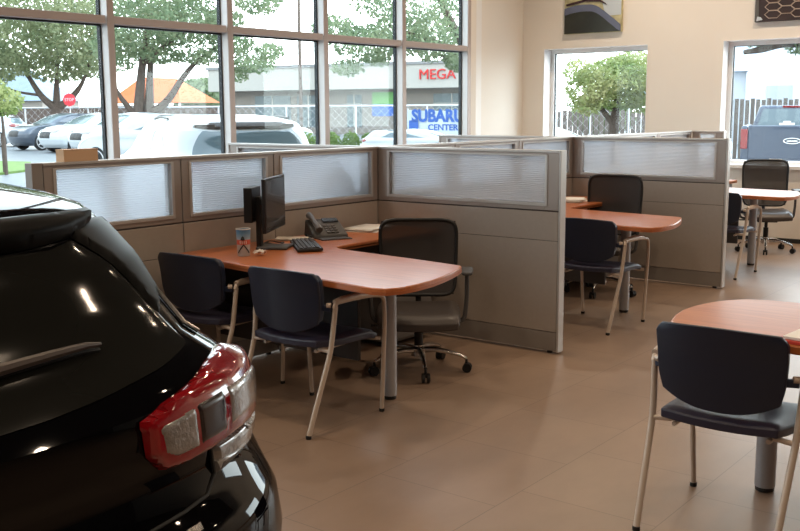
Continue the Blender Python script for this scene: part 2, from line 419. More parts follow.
# the desk at the right edge, open towards the aisle
t = thing('desk', 'round-ended cherry desk at the right edge of the photo', 'desk', (0, 0, 0))
pts = [(5.0, -2.06), (4.2, -2.04), (3.5, -2.02), (3.15, -2.0), (3.02, -1.96), (2.95, -1.88), (2.918, -1.76), (2.905, -1.64), (2.912, -1.54), (2.935, -1.44), (2.975, -1.35), (3.03, -1.285), (3.11, -1.25), (3.25, -1.235), (3.9, -1.18), (5.0, -1.12)]
build('desk_top', MB().prism(pts, .704, .735), 'wood', t, bevel=.005)
build('leg', MB().cyl((3.205, -1.475, .02), (3.205, -1.475, .703), .04, 28), 'grey_tube', t)
build('foot', MB().lathe((3.205, -1.475, 0), [(.032, 0), (.037, .004), (.037, .02), (.02, .022)]), 'black', t)
build('leg_flange', MB().lathe((3.205, -1.475, .682), [(.04, 0), (.08, .012), (.08, .02), (.01, .0205)]), 'grey_tube', t)
build('end_panel', MB().box(4.94, 4.98, -2.0, -1.2, .0, .704), 'modesty', t, bevel=.003)
# mirrored side of the spine: two desks seen only through the frosted strips
def plain_desk(loc, label):
    t = thing('desk', label, 'desk', loc, 0)
    build('desk_top', MB().prism([(-.075, -.03), (-.075, -1.6), (-1.3, -1.7), (-1.5, -1.5), (-1.45, -1.0), (-.6, -.95), (-.6, -.03)], .704, .735), 'wood', t, bevel=.005)
    build('leg', MB().cyl((-1.1, -1.3, 0), (-1.1, -1.3, .703), .037, 20), 'grey_tube', t)
    build('leg', MB().cyl((-.35, -.2, 0), (-.35, -.2, .703), .037, 20), 'grey_tube', t)
    return t
plain_desk((0, 0, 0), 'desk across the spine, hinted at through the nearest frosted strips')
plain_desk((0, 2.85, 0), 'desk across the spine, hinted at behind the farther frosted strips')

# ------------------------------------------------------------------ guest chairs
def guest_chair(loc, rz, label):
    """origin on the floor under the seat, sitter faces +y"""
    t = thing('guest_chair', label, 'chair', loc, rz, None)
    W = .243
    for s in (-1, 1):
        x = s*W
        xt = s*.268; xm = s*.258
        P = round_path([(x, -.275, .008), (xm, -.125, .40), (xt, -.100, .608), ], .05, 5)
        build('rear_leg', MB().tube(P, .0125, 14), 'tube', t)
        Q = round_path([(xt, -.108, .600), (xt, -.096, .626), (xt, .0, .628), (xt, .17, .624), (xt, .262, .610), (xt, .268, .48), (x, .270, .008)], .045, 6)
        build('front_leg', MB().tube(Q, .0115, 14), 'tube', t)
        A = [(xt, -.105, .630), (xt, -.06, .634), (xt, .03, .636), (xt, .12, .634), (xt, .175, .628)]
        build('armrest', MB().tube(A, [.013, .017, .018, .017, .011], 14), 'tube', t)
        for yy in (-.275, .270): build('foot_glide', MB().lathe((x, yy, 0), [(.012, 0), (.014, .003), (.014, .016), (.01, .018)], 12), 'blackr', t)
        build('bolt', MB().cyl((xt-s*.012, -.118, .615), (xt-s*.03, -.128, .615), .012, 12), 'tube', t)
        build('back_bracket', MB().obox((s*.225, -.125, .600), (.065, .022, .028), s*.35), 'navy2', t, bevel=.004)
    fr = MB()
    for s in (-1, 1): fr.tube([(s*(W+.014), -.130, .392), (s*.19, -.13, .398), (s*.15, -.04, .402)], .010, 12)
    fr.tube([(-W, .262, .385), (-W*.5, .20, .39), (W*.5, .20, .39), (W, .262, .385)], .010, 12)
    for s in (-1, 1): fr.tube([(s*.17, -.14, .385), (s*.17, .20, .39)], .009, 10)
    build('seat_frame', fr, 'tube', t)
    # seat cushion
    def seat_f(u, v):
        a = 2*u-1; b = 2*v-1
        x = a*.232*(1-.10*max(0, -b)**2-.04*max(0, b)**4); y = .045+b*.238 - .02*a*a*b
        z = .438 + .012*a*a - .022*max(0, b)**3 + .02*max(0, -b)**2*(1-.3*a*a)
        e = max(abs(a), abs(b)); z -= .018*max(0, e-.85)/.15
        return Vector((x, y, z))
    build('seat', MB().slab(seat_f, 20, 16, lambda u, v: Vector((0, 0, -.046+.012*max(abs(2*u-1), abs(2*v-1))**4))), 'seatv', t, bevel=.006)
    # back: outer shell with front cushion
    def back_f(y0, k):
        def g(u, v):
            a = 2*u-1; b = v
            zt = .782-.012*abs(a)**2; zb = .468+.055*abs(a)**2.4
            wid = (.232-.014*(1-b)**2)*k*(1-.10*max(0, b-.9)/.1)*(1-.22*max(0, .25-b)**1.2)
            x = a*wid; z = zb+(zt-zb)*b
            if k < 1: z = zb+.012+(zt-zb-.022)*b
            y = y0 - .045*(z-.47)/.3 - .018 + .045*abs(a)**2.2*(.6+.4*b) - .025*max(0, b-.6)
            return Vector((x, y, z))
        return g
    bs = build('back_shell', MB().slab(back_f(-.165, 1.0), 22, 16, lambda u, v: Vector((0, .016, 0))), 'navy', t, bevel=.004)
    bc = build('back_cushion', MB().slab(back_f(-.145, .975), 22, 16, lambda u, v: Vector((0, .030, 0))), 'navy2', t, bevel=.008)
    return t
g1 = guest_chair((1.062, -1.852, 0), 0, 'blue guest chair nearer the desk column, left of centre')
dup(g1, (.300, -1.795, 0), R(3), 'blue guest chair between the car and its twin at the first desk')
dup(g1, (3.203, -1.875, 0), 0, 'large foreground blue guest chair at the right-edge desk')
dup(g1, (1.212, .965, 0), R(-1), 'blue guest chair beyond the end of the long divider')
dup(g1, (1.130, 3.655, 0), R(0), 'small far blue guest chair half hidden by the farther divider')

# ------------------------------------------------------------------ office chairs
def office_chair(loc, rz, label, drop=0, star=0, cut=0):
    """sitter faces +y"""
    t = thing('office_chair', label, 'chair', loc, rz)
    hub = MB(); hub.lathe((0, 0, .085), [(.02, 0), (.042, .004), (.045, .05), (.03, .062), (.03, .07)], 20)
    build('base_hub', hub, 'chrome', t)
    for k in range(5):
        a = star+2*pi*k/5; c, s = cos(a), sin(a)
        P = [(c*q, s*q, z) for q, z in ((.03, .125), (.10, .130), (.18, .118), (.25, .098), (.285, .082))]
        lg = build('base_leg', MB().tube(P, [.020, .017, .014, .012, .010], 12), 'chrome', t)
        wv = Vector((-s, c, 0)); p = Vector((c*.29, s*.29, .028))
        cb = MB()
        for q in (-1, 1): cb.cyl(p+wv*q*.007, p+wv*q*.022, .027, 18)
        cb.cyl((c*.285, s*.285, .03), (c*.285, s*.285, .078), .008, 10); cb.obox((c*.29, s*.29, .047), (.034, .044, .012), a)
        build('caster', cb, 'black', lg)
    build('gas_lift', MB().cyl((0, 0, .13), (0, 0, .26-drop/2), .026, 18).cyl((0, 0, .26-drop/2), (0, 0, .335-drop), .017, 16), 'black', t)
    mc = MB(); mc.box(-.10, .10, -.10, .10, .325-drop, .36-drop); mc.tube([(.08, .02, .34-drop), (.20, .02, .345-drop), (.24, .02, .34-drop)], .007, 8); mc.obox((.255, .02, .34-drop), (.05, .03, .012))
    mc.tube([(-.08, -.05, .34-drop), (-.22, -.05, .34-drop)], .007, 8)
    build('tilt_mechanism', mc, 'black', t, bevel=.006)
    def sf(u, v):
        a = 2*u-1; b = 2*v-1; e = max(abs(a), abs(b))
        x = a*.245*(1-.06*b*b); y = .02+b*.235*(1-.05*a*a)
        z = .448-drop - .035*max(0, b)**3 + .010*a*a - .022*max(0, e-.8)/.2
        return Vector((x, y, z))
    build('seat', MB().slab(sf, 20, 18, lambda u, v: Vector((0, 0, -.075+.03*max(abs(2*u-1), abs(2*v-1))**4))), 'leather', t, bevel=.010)
    zt, zb = .965-drop-cut, .475-drop
    def bk(u, v):
        a = 2*u-1; w_ = .235-.012*(1-v)
        return Vector((a*w_, -.235-.055*v-.0*a*a-.03*sin(pi*v)+.030*a*a, zb+(zt-zb)*v))
    # rounded rectangular frame of the back
    fp = []
    N = 40
    def rr(tt):
        c, s = cos(tt), sin(tt); e = 2/7
        return (abs(c)**e*(1 if c > 0 else -1)+1)/2, (abs(s)**e*(1 if s > 0 else -1)+1)/2
    path = [bk(*rr(2*pi*(i+.5)/72)) for i in range(72)]
    bf = build('back_frame', MB().tube(path, .0115, 10, closed=True), 'black', t)
    def bk2(u, v):
        uu, vv = u, v
        return bk(.02+.96*uu, .015+.97*vv)
    build('back_mesh', MB().grid(bk2, 18, 18), 'mesh', t)
    lb = MB(); lb.slab(lambda u, v: bk(.2+.6*u, .14+.24*v)+Vector((0, -.022, 0)), 10, 6, lambda u, v: Vector((0, .012, 0)))
    build('lumbar_pad', lb, 'charc', t, bevel=.004)
    sp = MB(); sp.tube(round_path([(0, -.05, .345-drop), (0, -.24, .36-drop), (0, -.315, .47-drop), (0, -.315, .62-drop)], .06), [.02]*20 if False else .018, 10)
    build('back_upright', sp, 'black', t)
    for s in (-1, 1):
        am = MB(); am.tube(round_path([(s*.12, .0, .35-drop), (s*.27, -.01, .36-drop), (s*.285, -.02, .50-drop), (s*.285, -.03, .655-drop)], .04), .013, 10)
        ao = build('arm_post', am, 'charc', t)
        def pad(u, v, s=s):
            a = 2*u-1; b = 2*v-1
            return Vector((s*.28+a*.04*(1-.3*b*b), .0+b*.115, .672-drop+.004*a*a-.006*b*b))
        build('arm_pad', MB().slab(pad, 8, 12, lambda u, v: Vector((0, 0, -.018))), 'charc', ao, bevel=.005)
    return t
FACE = lambda dx, dy: math.atan2(dy, dx)-pi/2
o1 = office_chair((.965, -.815, 0), FACE(.60, -.80), 'brown-black office chair tucked behind the nearest desk', .065, R(27)-FACE(.60, -.80), .035)
office_chair((.70, 2.10, 0), FACE(.12, -1), 'black office chair in the middle cubicle, against the farther divider', 0, .4)
office_chair((1.0, 5.35, 0), FACE(.42, -.9), 'black mesh office chair below the right window', 0, .2)
# ------------------------------------------------------------------ desk things
DZ = .7352
t = thing('monitor', 'black flat monitor on the first desk, seen almost edge-on', 'monitor', (.312, -1.333, DZ), R(121))
build('screen_housing', MB().obox((0, 0, .262), (.46, .022, .305)), 'black', t, bevel=.005)
build('screen', MB().obox((0, -.0115, .268), (.435, .003, .268)), 'screen', t, smooth=False)
build('rear_bulge', MB().obox((0, .022, .26), (.28, .026, .18)), 'black', t, bevel=.01)
build('neck', MB().obox((0, .055, .27), (.06, .06, .035)), 'black', t, bevel=.004)
build('stand_column', MB().obox((0, .088, .15), (.06, .028, .30)), 'black', t, bevel=.004)
build('base_plate', MB().obox((0, .0, .008), (.18, .18, .014)), 'charc', t, bevel=.004)
build('computer_box', MB().obox((0, .128, .255), (.19, .050, .20)), 'black', t, bevel=.004)

# things standing across the spine, blurred by the frosted strips
t = thing('monitor', 'blurred dark screen across the spine, behind the middle frosted strip', 'monitor', (-.27, -1.14, DZ), R(52))
build('screen_housing', MB().obox((0, 0, .235), (.36, .03, .30)), 'black', t, bevel=.005)
build('stand', MB().obox((0, .02, .07), (.06, .03, .14)), 'black', t); build('base_plate', MB().obox((0, .02, .007), (.20, .16, .012)), 'charc', t, bevel=.003)
bgp = thing('bag', 'blurred dark rounded bag across the spine, behind the strip near the phone', 'bag', (-.24, -.17, DZ), R(40))
build('bag_body', MB().lathe((0, 0, 0), [(.10, 0), (.125, .02), (.135, .12), (.13, .24), (.105, .33), (.05, .385), (.01, .40)], 24), 'charc', bgp)
build('bag_handle', MB().tube(round_path([(-.03, 0, .39), (-.03, 0, .425), (.03, 0, .425), (.03, 0, .39)], .02, 4), .006, 8), 'black', bgp)

# keyboard
kb = thing('keyboard', 'black computer keyboard on the first desk', 'keyboard', (.432, -1.198, DZ+.002), R(-40))
build('body', MB().obox((0, 0, .009), (.44, .145, .016), rx=R(2)), 'black', kb, bevel=.004)
ky = MB()
for r_ in range(5):
    for c_ in range(18): ky.obox((-.205+c_*.0241, -.05+r_*.0235, .0205+.0008*r_), (.019, .018, .006))
build('keys', ky, 'charc', kb)

# phone
ph = thing('desk_phone', 'dark grey desk phone with handset by the spine wall', 'phone', (.195, -.76, DZ), R(62))
bb = MB(); vs = [(-.115, -.10, 0), (.115, -.10, 0), (.115, .10, 0), (-.115, .10, 0), (-.11, -.095, .022), (.11, -.095, .022), (.11, .09, .105), (-.11, .09, .105)]
bb.add(vs, [(0, 3, 2, 1), (4, 5, 6, 7), (0, 1, 5, 4), (1, 2, 6, 5), (2, 3, 7, 6), (3, 0, 4, 7)])
build('phone_body', bb, 'charc', ph, bevel=.008)
M['handset'] = mat('grey_handset_plastic', (.10, .09, .085), .3, coat=.3)
hs = MB(); hs.tube([(-.078, -.095, .055), (-.078, -.06, .075), (-.078, 0, .098), (-.078, .06, .122), (-.078, .10, .128)], [.022, .019, .015, .019, .022], 12)
build('handset', hs, 'handset', ph)
kk = MB()
for i in range(4):
    for j in range(3): kk.obox((-.01+j*.028, -.075+i*.026, .036+i*.0108), (.02, .016, .008), rx=R(22))
build('keypad', kk, 'handset', ph)
build('display', MB().obox((.045, .06, .097), (.10, .045, .006), rx=R(22)), 'screen', ph)
cp = []
for i in range(90):
    a = i*.9; cp.append((-.12-.02*sin(i*.05), -.09+i*.002, .014+.006*sin(a)))
build('cord', MB().tube(cp, .003, 6), 'black', ph)
build('paper_pad', MB().obox((.0, -.145, .004), (.20, .10, .006), .05), 'charc', ph)

# loose papers
def papers(name, label, cx, cy, rz, n=4, sx=.215, sy=.28, m='paper', z=DZ, cat='papers'):
    t = thing(name, label, cat, (cx, cy, z), rz)
    rnd = random.Random(int(cx*1000))
    for i in range(n):
        build('sheet', MB().obox((rnd.uniform(-.02, .02), rnd.uniform(-.02, .02), .0022+.0042*i), (sx, sy, .003), rnd.uniform(-.25, .25)), m, t, smooth=False)
    return t
papers('paper_stack', 'loose white papers near the inner corner of the first desk', .20, -.33, R(15), 5)
papers('paper_stack', 'white papers under the edge of the monitor', .15, -1.00, R(40), 3, .20, .12, 'paper2')
papers('paper_stack', 'pale papers on the middle cubicle desk', .30, 2.28, R(20), 6)
t = thing('magazine_stack', 'magazines with red covers at the right edge of the near desk', 'magazines', (3.49, -1.86, DZ), R(-8))
build('magazine', MB().obox((.02, 0, .006), (.24, .30, .011)), 'red', t, bevel=.001)
build('magazine', MB().obox((.03, .01, .018), (.23, .29, .010), .05), 'paper', t, bevel=.001)
hand = MB(); hand.tube([(0, 0, .03), (.06, .02, .045), (.12, .05, .03)], [.02, .024, .012], 10)
t = thing('desk_phone', 'grey phone handset peeking past the long divider', 'phone', (.13, 2.00, DZ+.012), R(60))
build('phone_body', MB().obox((0, 0, .03), (.20, .20, .055), rx=R(10)), 'charc', t, bevel=.01)
build('handset', MB().tube([(-.06, -.09, .07), (-.06, -.03, .085), (-.06, .05, .095), (-.06, .10, .09)], [.02, .016, .016, .02], 12), 'handset', t)
# cable on the desk
cpts = [(.17+.07*cos(a)*(1-.02*a), -1.20+.05*sin(a), DZ+.006+.004*sin(3*a)) for a in [i*.25 for i in range(48)]]
tag(build('computer_cable', MB().tube(cpts, .0035, 8), 'black'), 'black cable coiled beside the monitor base', 'cable')

# printed cup
def cup_mat():
    m, n, l = nt('printed_paper_cup'); b = n['Principled BSDF']; tc = n.new('ShaderNodeTexCoord'); sp = n.new('ShaderNodeSeparateXYZ'); l.new(tc.outputs['Object'], sp.inputs[0])
    dv = n.new('ShaderNodeMath'); dv.operation = 'DIVIDE'; dv.inputs[1].default_value = .15; l.new(sp.outputs[2], dv.inputs[0])
    rp = n.new('ShaderNodeValToRGB'); e = rp.color_ramp; e.elements[0].color = (.38, .36, .36, 1); e.elements[0].position = 0
    e.elements[1].position = 1; e.elements[1].color = (.06, .17, .33, 1)
    for p, c in ((.42, (.42, .38, .36, 1)), (.45, (.60, .09, .05, 1)), (.60, (.62, .12, .07, 1)), (.63, (.30, .42, .52, 1)), (.85, (.12, .26, .42, 1))):
        q = e.elements.new(p); q.color = c
    l.new(dv.outputs[0], rp.inputs[0]); l.new(rp.outputs[0], b.inputs['Base Color']); b.inputs['Roughness'].default_value = .45
    return m
M['cup'] = cup_mat()
cx, cy = .395, -1.655
cup = thing('paper_cup', 'tall printed cup with blue top and red band on the desk', 'cup', (cx, cy, DZ))
build('cup_body', MB().lathe((0, 0, 0), [(.030, 0), (.034, .002), (.040, .148), (.038, .148), (.030, .01)], 32), 'cup', cup)
build('rim', MB().tube([(.0395*cos(a), .0395*sin(a), .149) for a in [i*pi/16 for i in range(32)]], .0022, 8, closed=True), 'paper', cup)
va = math.atan2(CAM.y-cy, CAM.x-cx)
def on_cup(a, z, o=.0012): 
    r_ = .034+.006*z/.148+o; return Vector((r_*cos(va+a), r_*sin(va+a), z))
ch = MB()
ch.tube([on_cup(-.95+i*.95/6, .020+.045*i/6, .0) for i in range(7)]+[on_cup(i*.95/6, .065-.045*i/6, .0) for i in range(1, 7)], .0035, 6)
build('chevron_print', ch, 'black', cup)
bl = MB()
for i in range(4): bl.tube([on_cup(-.5+i*.3, .070, 0), on_cup(-.5+i*.3, .086, 0)], .0022, 6)
build('band_lettering', bl, 'paper', cup)
build('figure_print', MB().tube([on_cup(-.12, .092, -.003), on_cup(-.10, .104, -.002), on_cup(-.08, .112, -.004)], [.012, .009, .004], 8), 'black', cup)
cr = MB(); rnd = random.Random(3)
cr.grid(lambda u, v: Vector(((u-.5)*.07+rnd.uniform(-.006, .006), (v-.5)*.05+rnd.uniform(-.006, .006), .012+rnd.uniform(0, .028))), 6, 5)
tag(build('crumpled_paper', cr, 'paper', loc=(.47, -1.60, DZ-.004)), 'small crumpled white paper at the foot of the cup', 'paper')

# tan box on the spine wall
bx = thing('cardboard_box', 'small tan box on the cap of the nearest spine panel', 'box', (-.032, -2.385, H))
build('box_body', MB().box(-.035, .035, -.10, .10, 0, .058), 'card', bx, bevel=.001)
build('lid_flap', MB().box(-.036, .036, -.101, .101, .058, .061), 'card', bx)

# ------------------------------------------------------------------ pictures on the far wall
def flat(poly, y, th=.004): # x,z polygon prism facing -y
    n = len(poly); vs = [(x, y, z) for x, z in poly]+[(x, y-th, z) for x, z in poly]
    return MB().add(vs, [tuple(range(n)), tuple(range(2*n-1, n-1, -1))]+[(i, (i+1) % n, n+(i+1) % n, n+i) for i in range(n)])
M['art_bg'] = mat('autumn_print', (.62, .50, .30), .5, noise=.9, nscale=9)
M['art_dark'] = mat('dark_window_print', (.022, .025, .018), .4, noise=.8, nscale=6)
M['art_blue'] = mat('slate_blue_print', (.12, .14, .22), .4, noise=.2)
M['art_edge'] = mat('canvas_edge', (.10, .10, .10), .6)
M['art_pale'] = mat('pale_sky_print', (.55, .62, .68), .5)
M['art_wine'] = mat('dark_rack_print', (.05, .02, .025), .5)
pic = thing('wall_picture', 'canvas picture of a car roof above the left far window', 'picture', (-1.53, YF, 2.472))
build('canvas', MB().box(-.395, .395, -.045, -.002, 0, .62), 'art_bg', pic, bevel=.002)
yq = -.046
build('pale_print', flat([(.18, .20), (.39, .20), (.39, .50), (.10, .50)], yq), 'art_pale', pic, smooth=False)
arc = [(-.39+.78*i/16, .30+.055*sin(pi*min(1, (i/16)*1.15+.10))-.33*max(0, i/16-.50)**1.6*2) for i in range(17)]
build('window_print', flat([(-.39, .004), (.39, .004), (.39, .06)]+[(x, max(.01, z-.075)) for x, z in reversed(arc)], yq-.003), 'art_dark', pic, smooth=False)
build('roof_print', flat([(x, z) for x, z in arc]+[(x, max(.004, z-.085-.03*max(0, x))) for x, z in reversed(arc)], yq-.006), 'art_blue', pic, smooth=False)
rk = flat([(-.36, .345), (-.1, .385), (.10, .375), (.2, .33), (.18, .355), (.1, .405), (-.12, .415), (-.37, .37)], yq-.009); build('rack_print', rk, 'art_wine', pic, smooth=False)
rk = flat([(-.12, .40), (-.08, .40), (-.09, .47), (-.11, .47)], yq-.009); build('rack_mount_print', rk, 'art_wine', pic, smooth=False)
pic = thing('wall_picture', 'canvas picture of a hexagonal grille at the top right', 'picture', (.50, YF, 2.487))
M['art_grille'] = mat('dark_brown_print', (.03, .012, .008), .4, noise=.6, nscale=5)
M['art_line'] = mat('grille_chrome_print', (.38, .30, .25), .4)
build('canvas', MB().box(0, 1.3, -.045, -.002, 0, .62), 'art_grille', pic, bevel=.002)
build('side_print', flat([(.0, .0), (.045, .0), (.03, .62), (.0, .62)], yq), 'art_edge', pic, smooth=False)
hx = MB(); hr = .075
for j in range(6):
    for i in range(9):
        cxh = .20+i*hr*1.9; czh = .075+j*hr*.9*2*.62+(i % 2)*hr*.56
        if cxh > 1.24 or czh > .56: continue
        pp = [(cxh+hr*1.22*cos(a), yq-.002, czh+hr*.62*sin(a)) for a in [k*pi/3 for k in range(6)]]
        if min(p[2] for p in pp) < .02: continue
        hx.tube(pp, .0055, 6, closed=True)
build('grille_print', hx, 'art_line', pic)
build('lamp_print', flat([(.02, .01), (.09, .02), (.07, .05), (.03, .06)], yq-.004), 'art_pale', pic, smooth=False)

# ------------------------------------------------------------------ cars
TB = [(.18, 2.86, .80, .40, 3.0, -1.15), (.30, 2.96, .86, .42, 3.0, -1.32), (.48, 3.02, .885, .45, 3.0, -1.40), (.62, 3.04, .887, .46, 3.0, -1.40), (.70, 3.03, .88, .46, 3.0, -1.36),
      (.76, 2.99, .873, .46, 3.0, -1.30), (.82, 2.96, .868, .46, 2.9, -1.2), (.90, 2.965, .87, .46, 2.8, -1.0), (.945, 2.963, .865, .46, 2.8, -.72), (.97, 2.96, .86, .46, 2.7, -.28), (1.01, 2.91, .825, .46, 2.7, -.20),
      (1.05, 2.85, .79, .46, 2.7, -.10), (1.12, 2.78, .775, .47, 2.7, .05), (1.20, 2.72, .76, .48, 2.7, .24), (1.29, 2.63, .73, .50, 2.7, .48), (1.312, 2.60, .715, .5, 2.7, .56), (1.330, 2.50, .70, .5, 2.7, .64),
      (1.353, 2.28, .665, .5, 2.7, .74), (1.375, 2.03, .61, .5, 2.7, .85), (1.396, 1.72, .49, .5, 2.7, 1.0), (1.404, 1.5, .3, .2, 2.7, 1.15)]
def crow(z):
    z = min(max(z, TB[0][0]), TB[-1][0])
    for a, b in zip(TB, TB[1:]):
        if a[0] <= z <= b[0]:
            k = (z-a[0])/(b[0]-a[0]); return [a[i]+k*(b[i]-a[i]) for i in range(6)]
def CS(t, z):
    """surface of the car body. t: 0 rear centre, 90 rear corner end, 90..190 flank, 190..280 front corner; negative t is the other side"""
    sg = 1 if t >= 0 else -1; t = abs(t)
    _, xr, hw, cr_, n, xf = crow(z); cf = .42
    if t <= 90:
        a = R(t); c, s = max(cos(a), 0), max(sin(a), 0); x = xr-cr_+cr_*c**(2/n); y = hw*s**(2/n)
    elif t <= 190:
        k = (t-90)/100; x = (xr-cr_)*(1-k)+(xf+cf)*k; y = hw
    else:
        a = R(280-t); c, s = max(cos(a), 0), max(sin(a), 0); x = xf+cf-cf*c**(2/2.4); y = hw*s**(2/2.4)
    return Vector((x, sg*y, z))
def CN(t, z):
    e = 1.0; d = .006
    p = CS(t+e, z)-CS(t-e, z); q = CS(t, min(z+d, TB[-1][0]))-CS(t, z-d)
    n = p.cross(q)
    if n.length < 1e-9: return Vector((1, 0, 0))
    n.normalize()
    c = CS(t, z)-Vector((1.4, 0, .8))
    return n if n.dot(c) > 0 else -n
def patch(poly, h, o0=.001, step=.03, soft=True, ease=.012):
    K = .012
    pts = []
    n = len(poly)
    for i in range(n):
        a, b = Vector((poly[i][0]*K, poly[i][1])), Vector((poly[(i+1) % n][0]*K, poly[(i+1) % n][1])); m_ = max(1, int((b-a).length/(step*.7)))
        for j in range(m_): pts.append(a.lerp(b, j/m_))
    nb = len(pts); edges = [(i, (i+1) % nb) for i in range(nb)]
    def inside(p):
        r_ = False
        for i in range(nb):
            a, b = pts[i], pts[(i+1) % nb]
            if (a.y > p.y) != (b.y > p.y) and p.x < (b.x-a.x)*(p.y-a.y)/(b.y-a.y)+a.x: r_ = not r_
        return r_
    def dist(p):
        best = 9
        for i in range(nb):
            a, b = pts[i], pts[(i+1) % nb]; ab = b-a; k = max(0, min(1, (p-a).dot(ab)/max(ab.length_squared, 1e-12))); best = min(best, (a+ab*k-p).length)
        return best
    x0, x1 = min(p.x for p in pts), max(p.x for p in pts); z0, z1 = min(p.y for p in pts), max(p.y for p in pts)
    inner = []
    x = x0+step/2
    while x < x1:
        z = z0+step*.3
        while z < z1:
            p = Vector((x, z))
            if inside(p) and dist(p) > step*.25: inner.append(p)
            z += step*.6
        x += step
    vco, _, fcs, ov, _, _ = geometry.delaunay_2d_cdt(pts+inner, edges, [], 1, 1e-5)
    mb = MB(); V = []
    for v in vco:
        d = dist(Vector(v)); t = v[0]/K; z = v[1]
        q_ = min(1, d/ease); hh = o0+(h-o0)*math.sqrt(1-(1-q_)**2) if soft else h
        V.append(CS(t, z)+CN(t, z)*hh)
    mb.add(V, fcs); return mb
def mir(mb):
    q = MB(); q.v = [(x, -y, z) for x, y, z in mb.v]; q.f = [tuple(reversed(f_)) for f_ in mb.f]; return q
def car_body():
    tl = [i*4 for i in range(23)]+[90]+[90+10*i for i in range(1, 11)]+[190+7.5*i for i in range(1, 13)]
    ring = tl+[-t for t in reversed(tl) if 0 < t < 280]
    zs = []
    for a, b in zip(TB, TB[1:]):
        k = max(1, int((b[0]-a[0])/.03)); zs += [a[0]+(b[0]-a[0])*i/k for i in range(k)]
    zs.append(TB[-1][0])
    mb = MB(); n = len(ring)
    vs = [CS(t, z) for z in zs for t in ring]
    fs = [(i*n+j, i*n+(j+1) % n, (i+1)*n+(j+1) % n, (i+1)*n+j) for i in range(len(zs)-1) for j in range(n)]
    fs += [tuple(range(n-1, -1, -1)), tuple((len(zs)-1)*n+j for j in range(n))]
    return mb.add(vs, fs)
GLR = [(16.2, 1.25), (26.5, 1.248), (34, 1.258), (39, 1.218), (43, 1.168), (47, 1.11), (49, 1.058), (48, 1.034), (38.2, 1.026), (31.5, 1.02), (22.8, 1.014), (16.5, 1.008), (9, 1.002), (4, 1.0)]
REARGLASS = [(0, 1.252)]+GLR+[(0, .998)]+[(-t, z) for t, z in reversed(GLR)]
TAIL = [(18.0, .95), (18.6, .962), (24, .976), (32, .986), (43.8, 1.002), (55.8, 1.008), (66, .985), (76, .955), (74, .900), (63, .866), (52.8, .860), (39.8, .862), (30.5, .856), (24, .854), (20.2, .860), (18.2, .894)]
SIDEW = [(99, 1.06), (120, 1.045), (176, 1.045), (150, 1.26), (135, 1.285), (112, 1.27)]
WSHIELD = [(280, 1.00), (230, 1.00), (222, 1.03), (232, 1.31), (280, 1.33)]
def wheel_mb(x, y, r_=.33, w=.20):
    tire = MB(); s = 1 if y > 0 else -1
    prof = [(r_-.07, -w/2), (r_-.015, -w/2), (r_, -w/2+.02), (r_, w/2-.02), (r_-.015, w/2), (r_-.07, w/2)]
    n = 28
    vs = [(x+q*cos(2*pi*j/n), y+h_, .33-G_+q*sin(2*pi*j/n)) for q, h_ in prof for j in range(n)]
    fs = [(i*n+j, i*n+(j+1) % n, (i+1)*n+(j+1) % n, (i+1)*n+j) for i in range(len(prof)-1) for j in range(n)]+[tuple(range(n)), tuple((len(prof)-1)*n+j for j in range(n))]
    tire.add(vs, fs)
    hub = MB(); yo = y+s*(w/2+.002)
    hub.tube([(x+(r_-.085)*cos(a), yo, .33+(r_-.085)*sin(a)) for a in [k*pi/12 for k in range(24)]], .016, 8, closed=True)
    for k in range(5):
        a = 2*pi*k/5; hub.tube([(x, yo, .33), (x+(r_-.09)*cos(a), yo, .33+(r_-.09)*sin(a))], [.04, .022], 8)
    return tire, hub
G_ = 0
AX = (2.18, -.55)

M['silver'] = mat('silver_car_paint', (.38, .41, .43), .3, metal=.3, coat=.6)
M['white'] = mat('white_car_paint', (.50, .53, .55), .3, coat=.6)
M['grey'] = mat('dark_grey_car_paint', (.07, .085, .11), .3, metal=.4, coat=.6)
M['bluegrey'] = mat('blue_grey_truck_paint', (.065, .08, .115), .3, metal=.3, coat=.6)
M['streetglass'] = mat('street_car_glass', (.10, .14, .16), .08, coat=.4)
M['brownplastic'] = mat('dark_brown_spoiler', (.05, .04, .035), .35)
M['hub'] = mat('alloy_wheel', (.45, .45, .46), .35, metal=.6)

def wheels(t):
    for x in AX:
        for y in (-.80, .80):
            a, b = wheel_mb(x, y); w_ = build('wheel', a, 'blackr', t); build('rim', b, 'hub', w_)
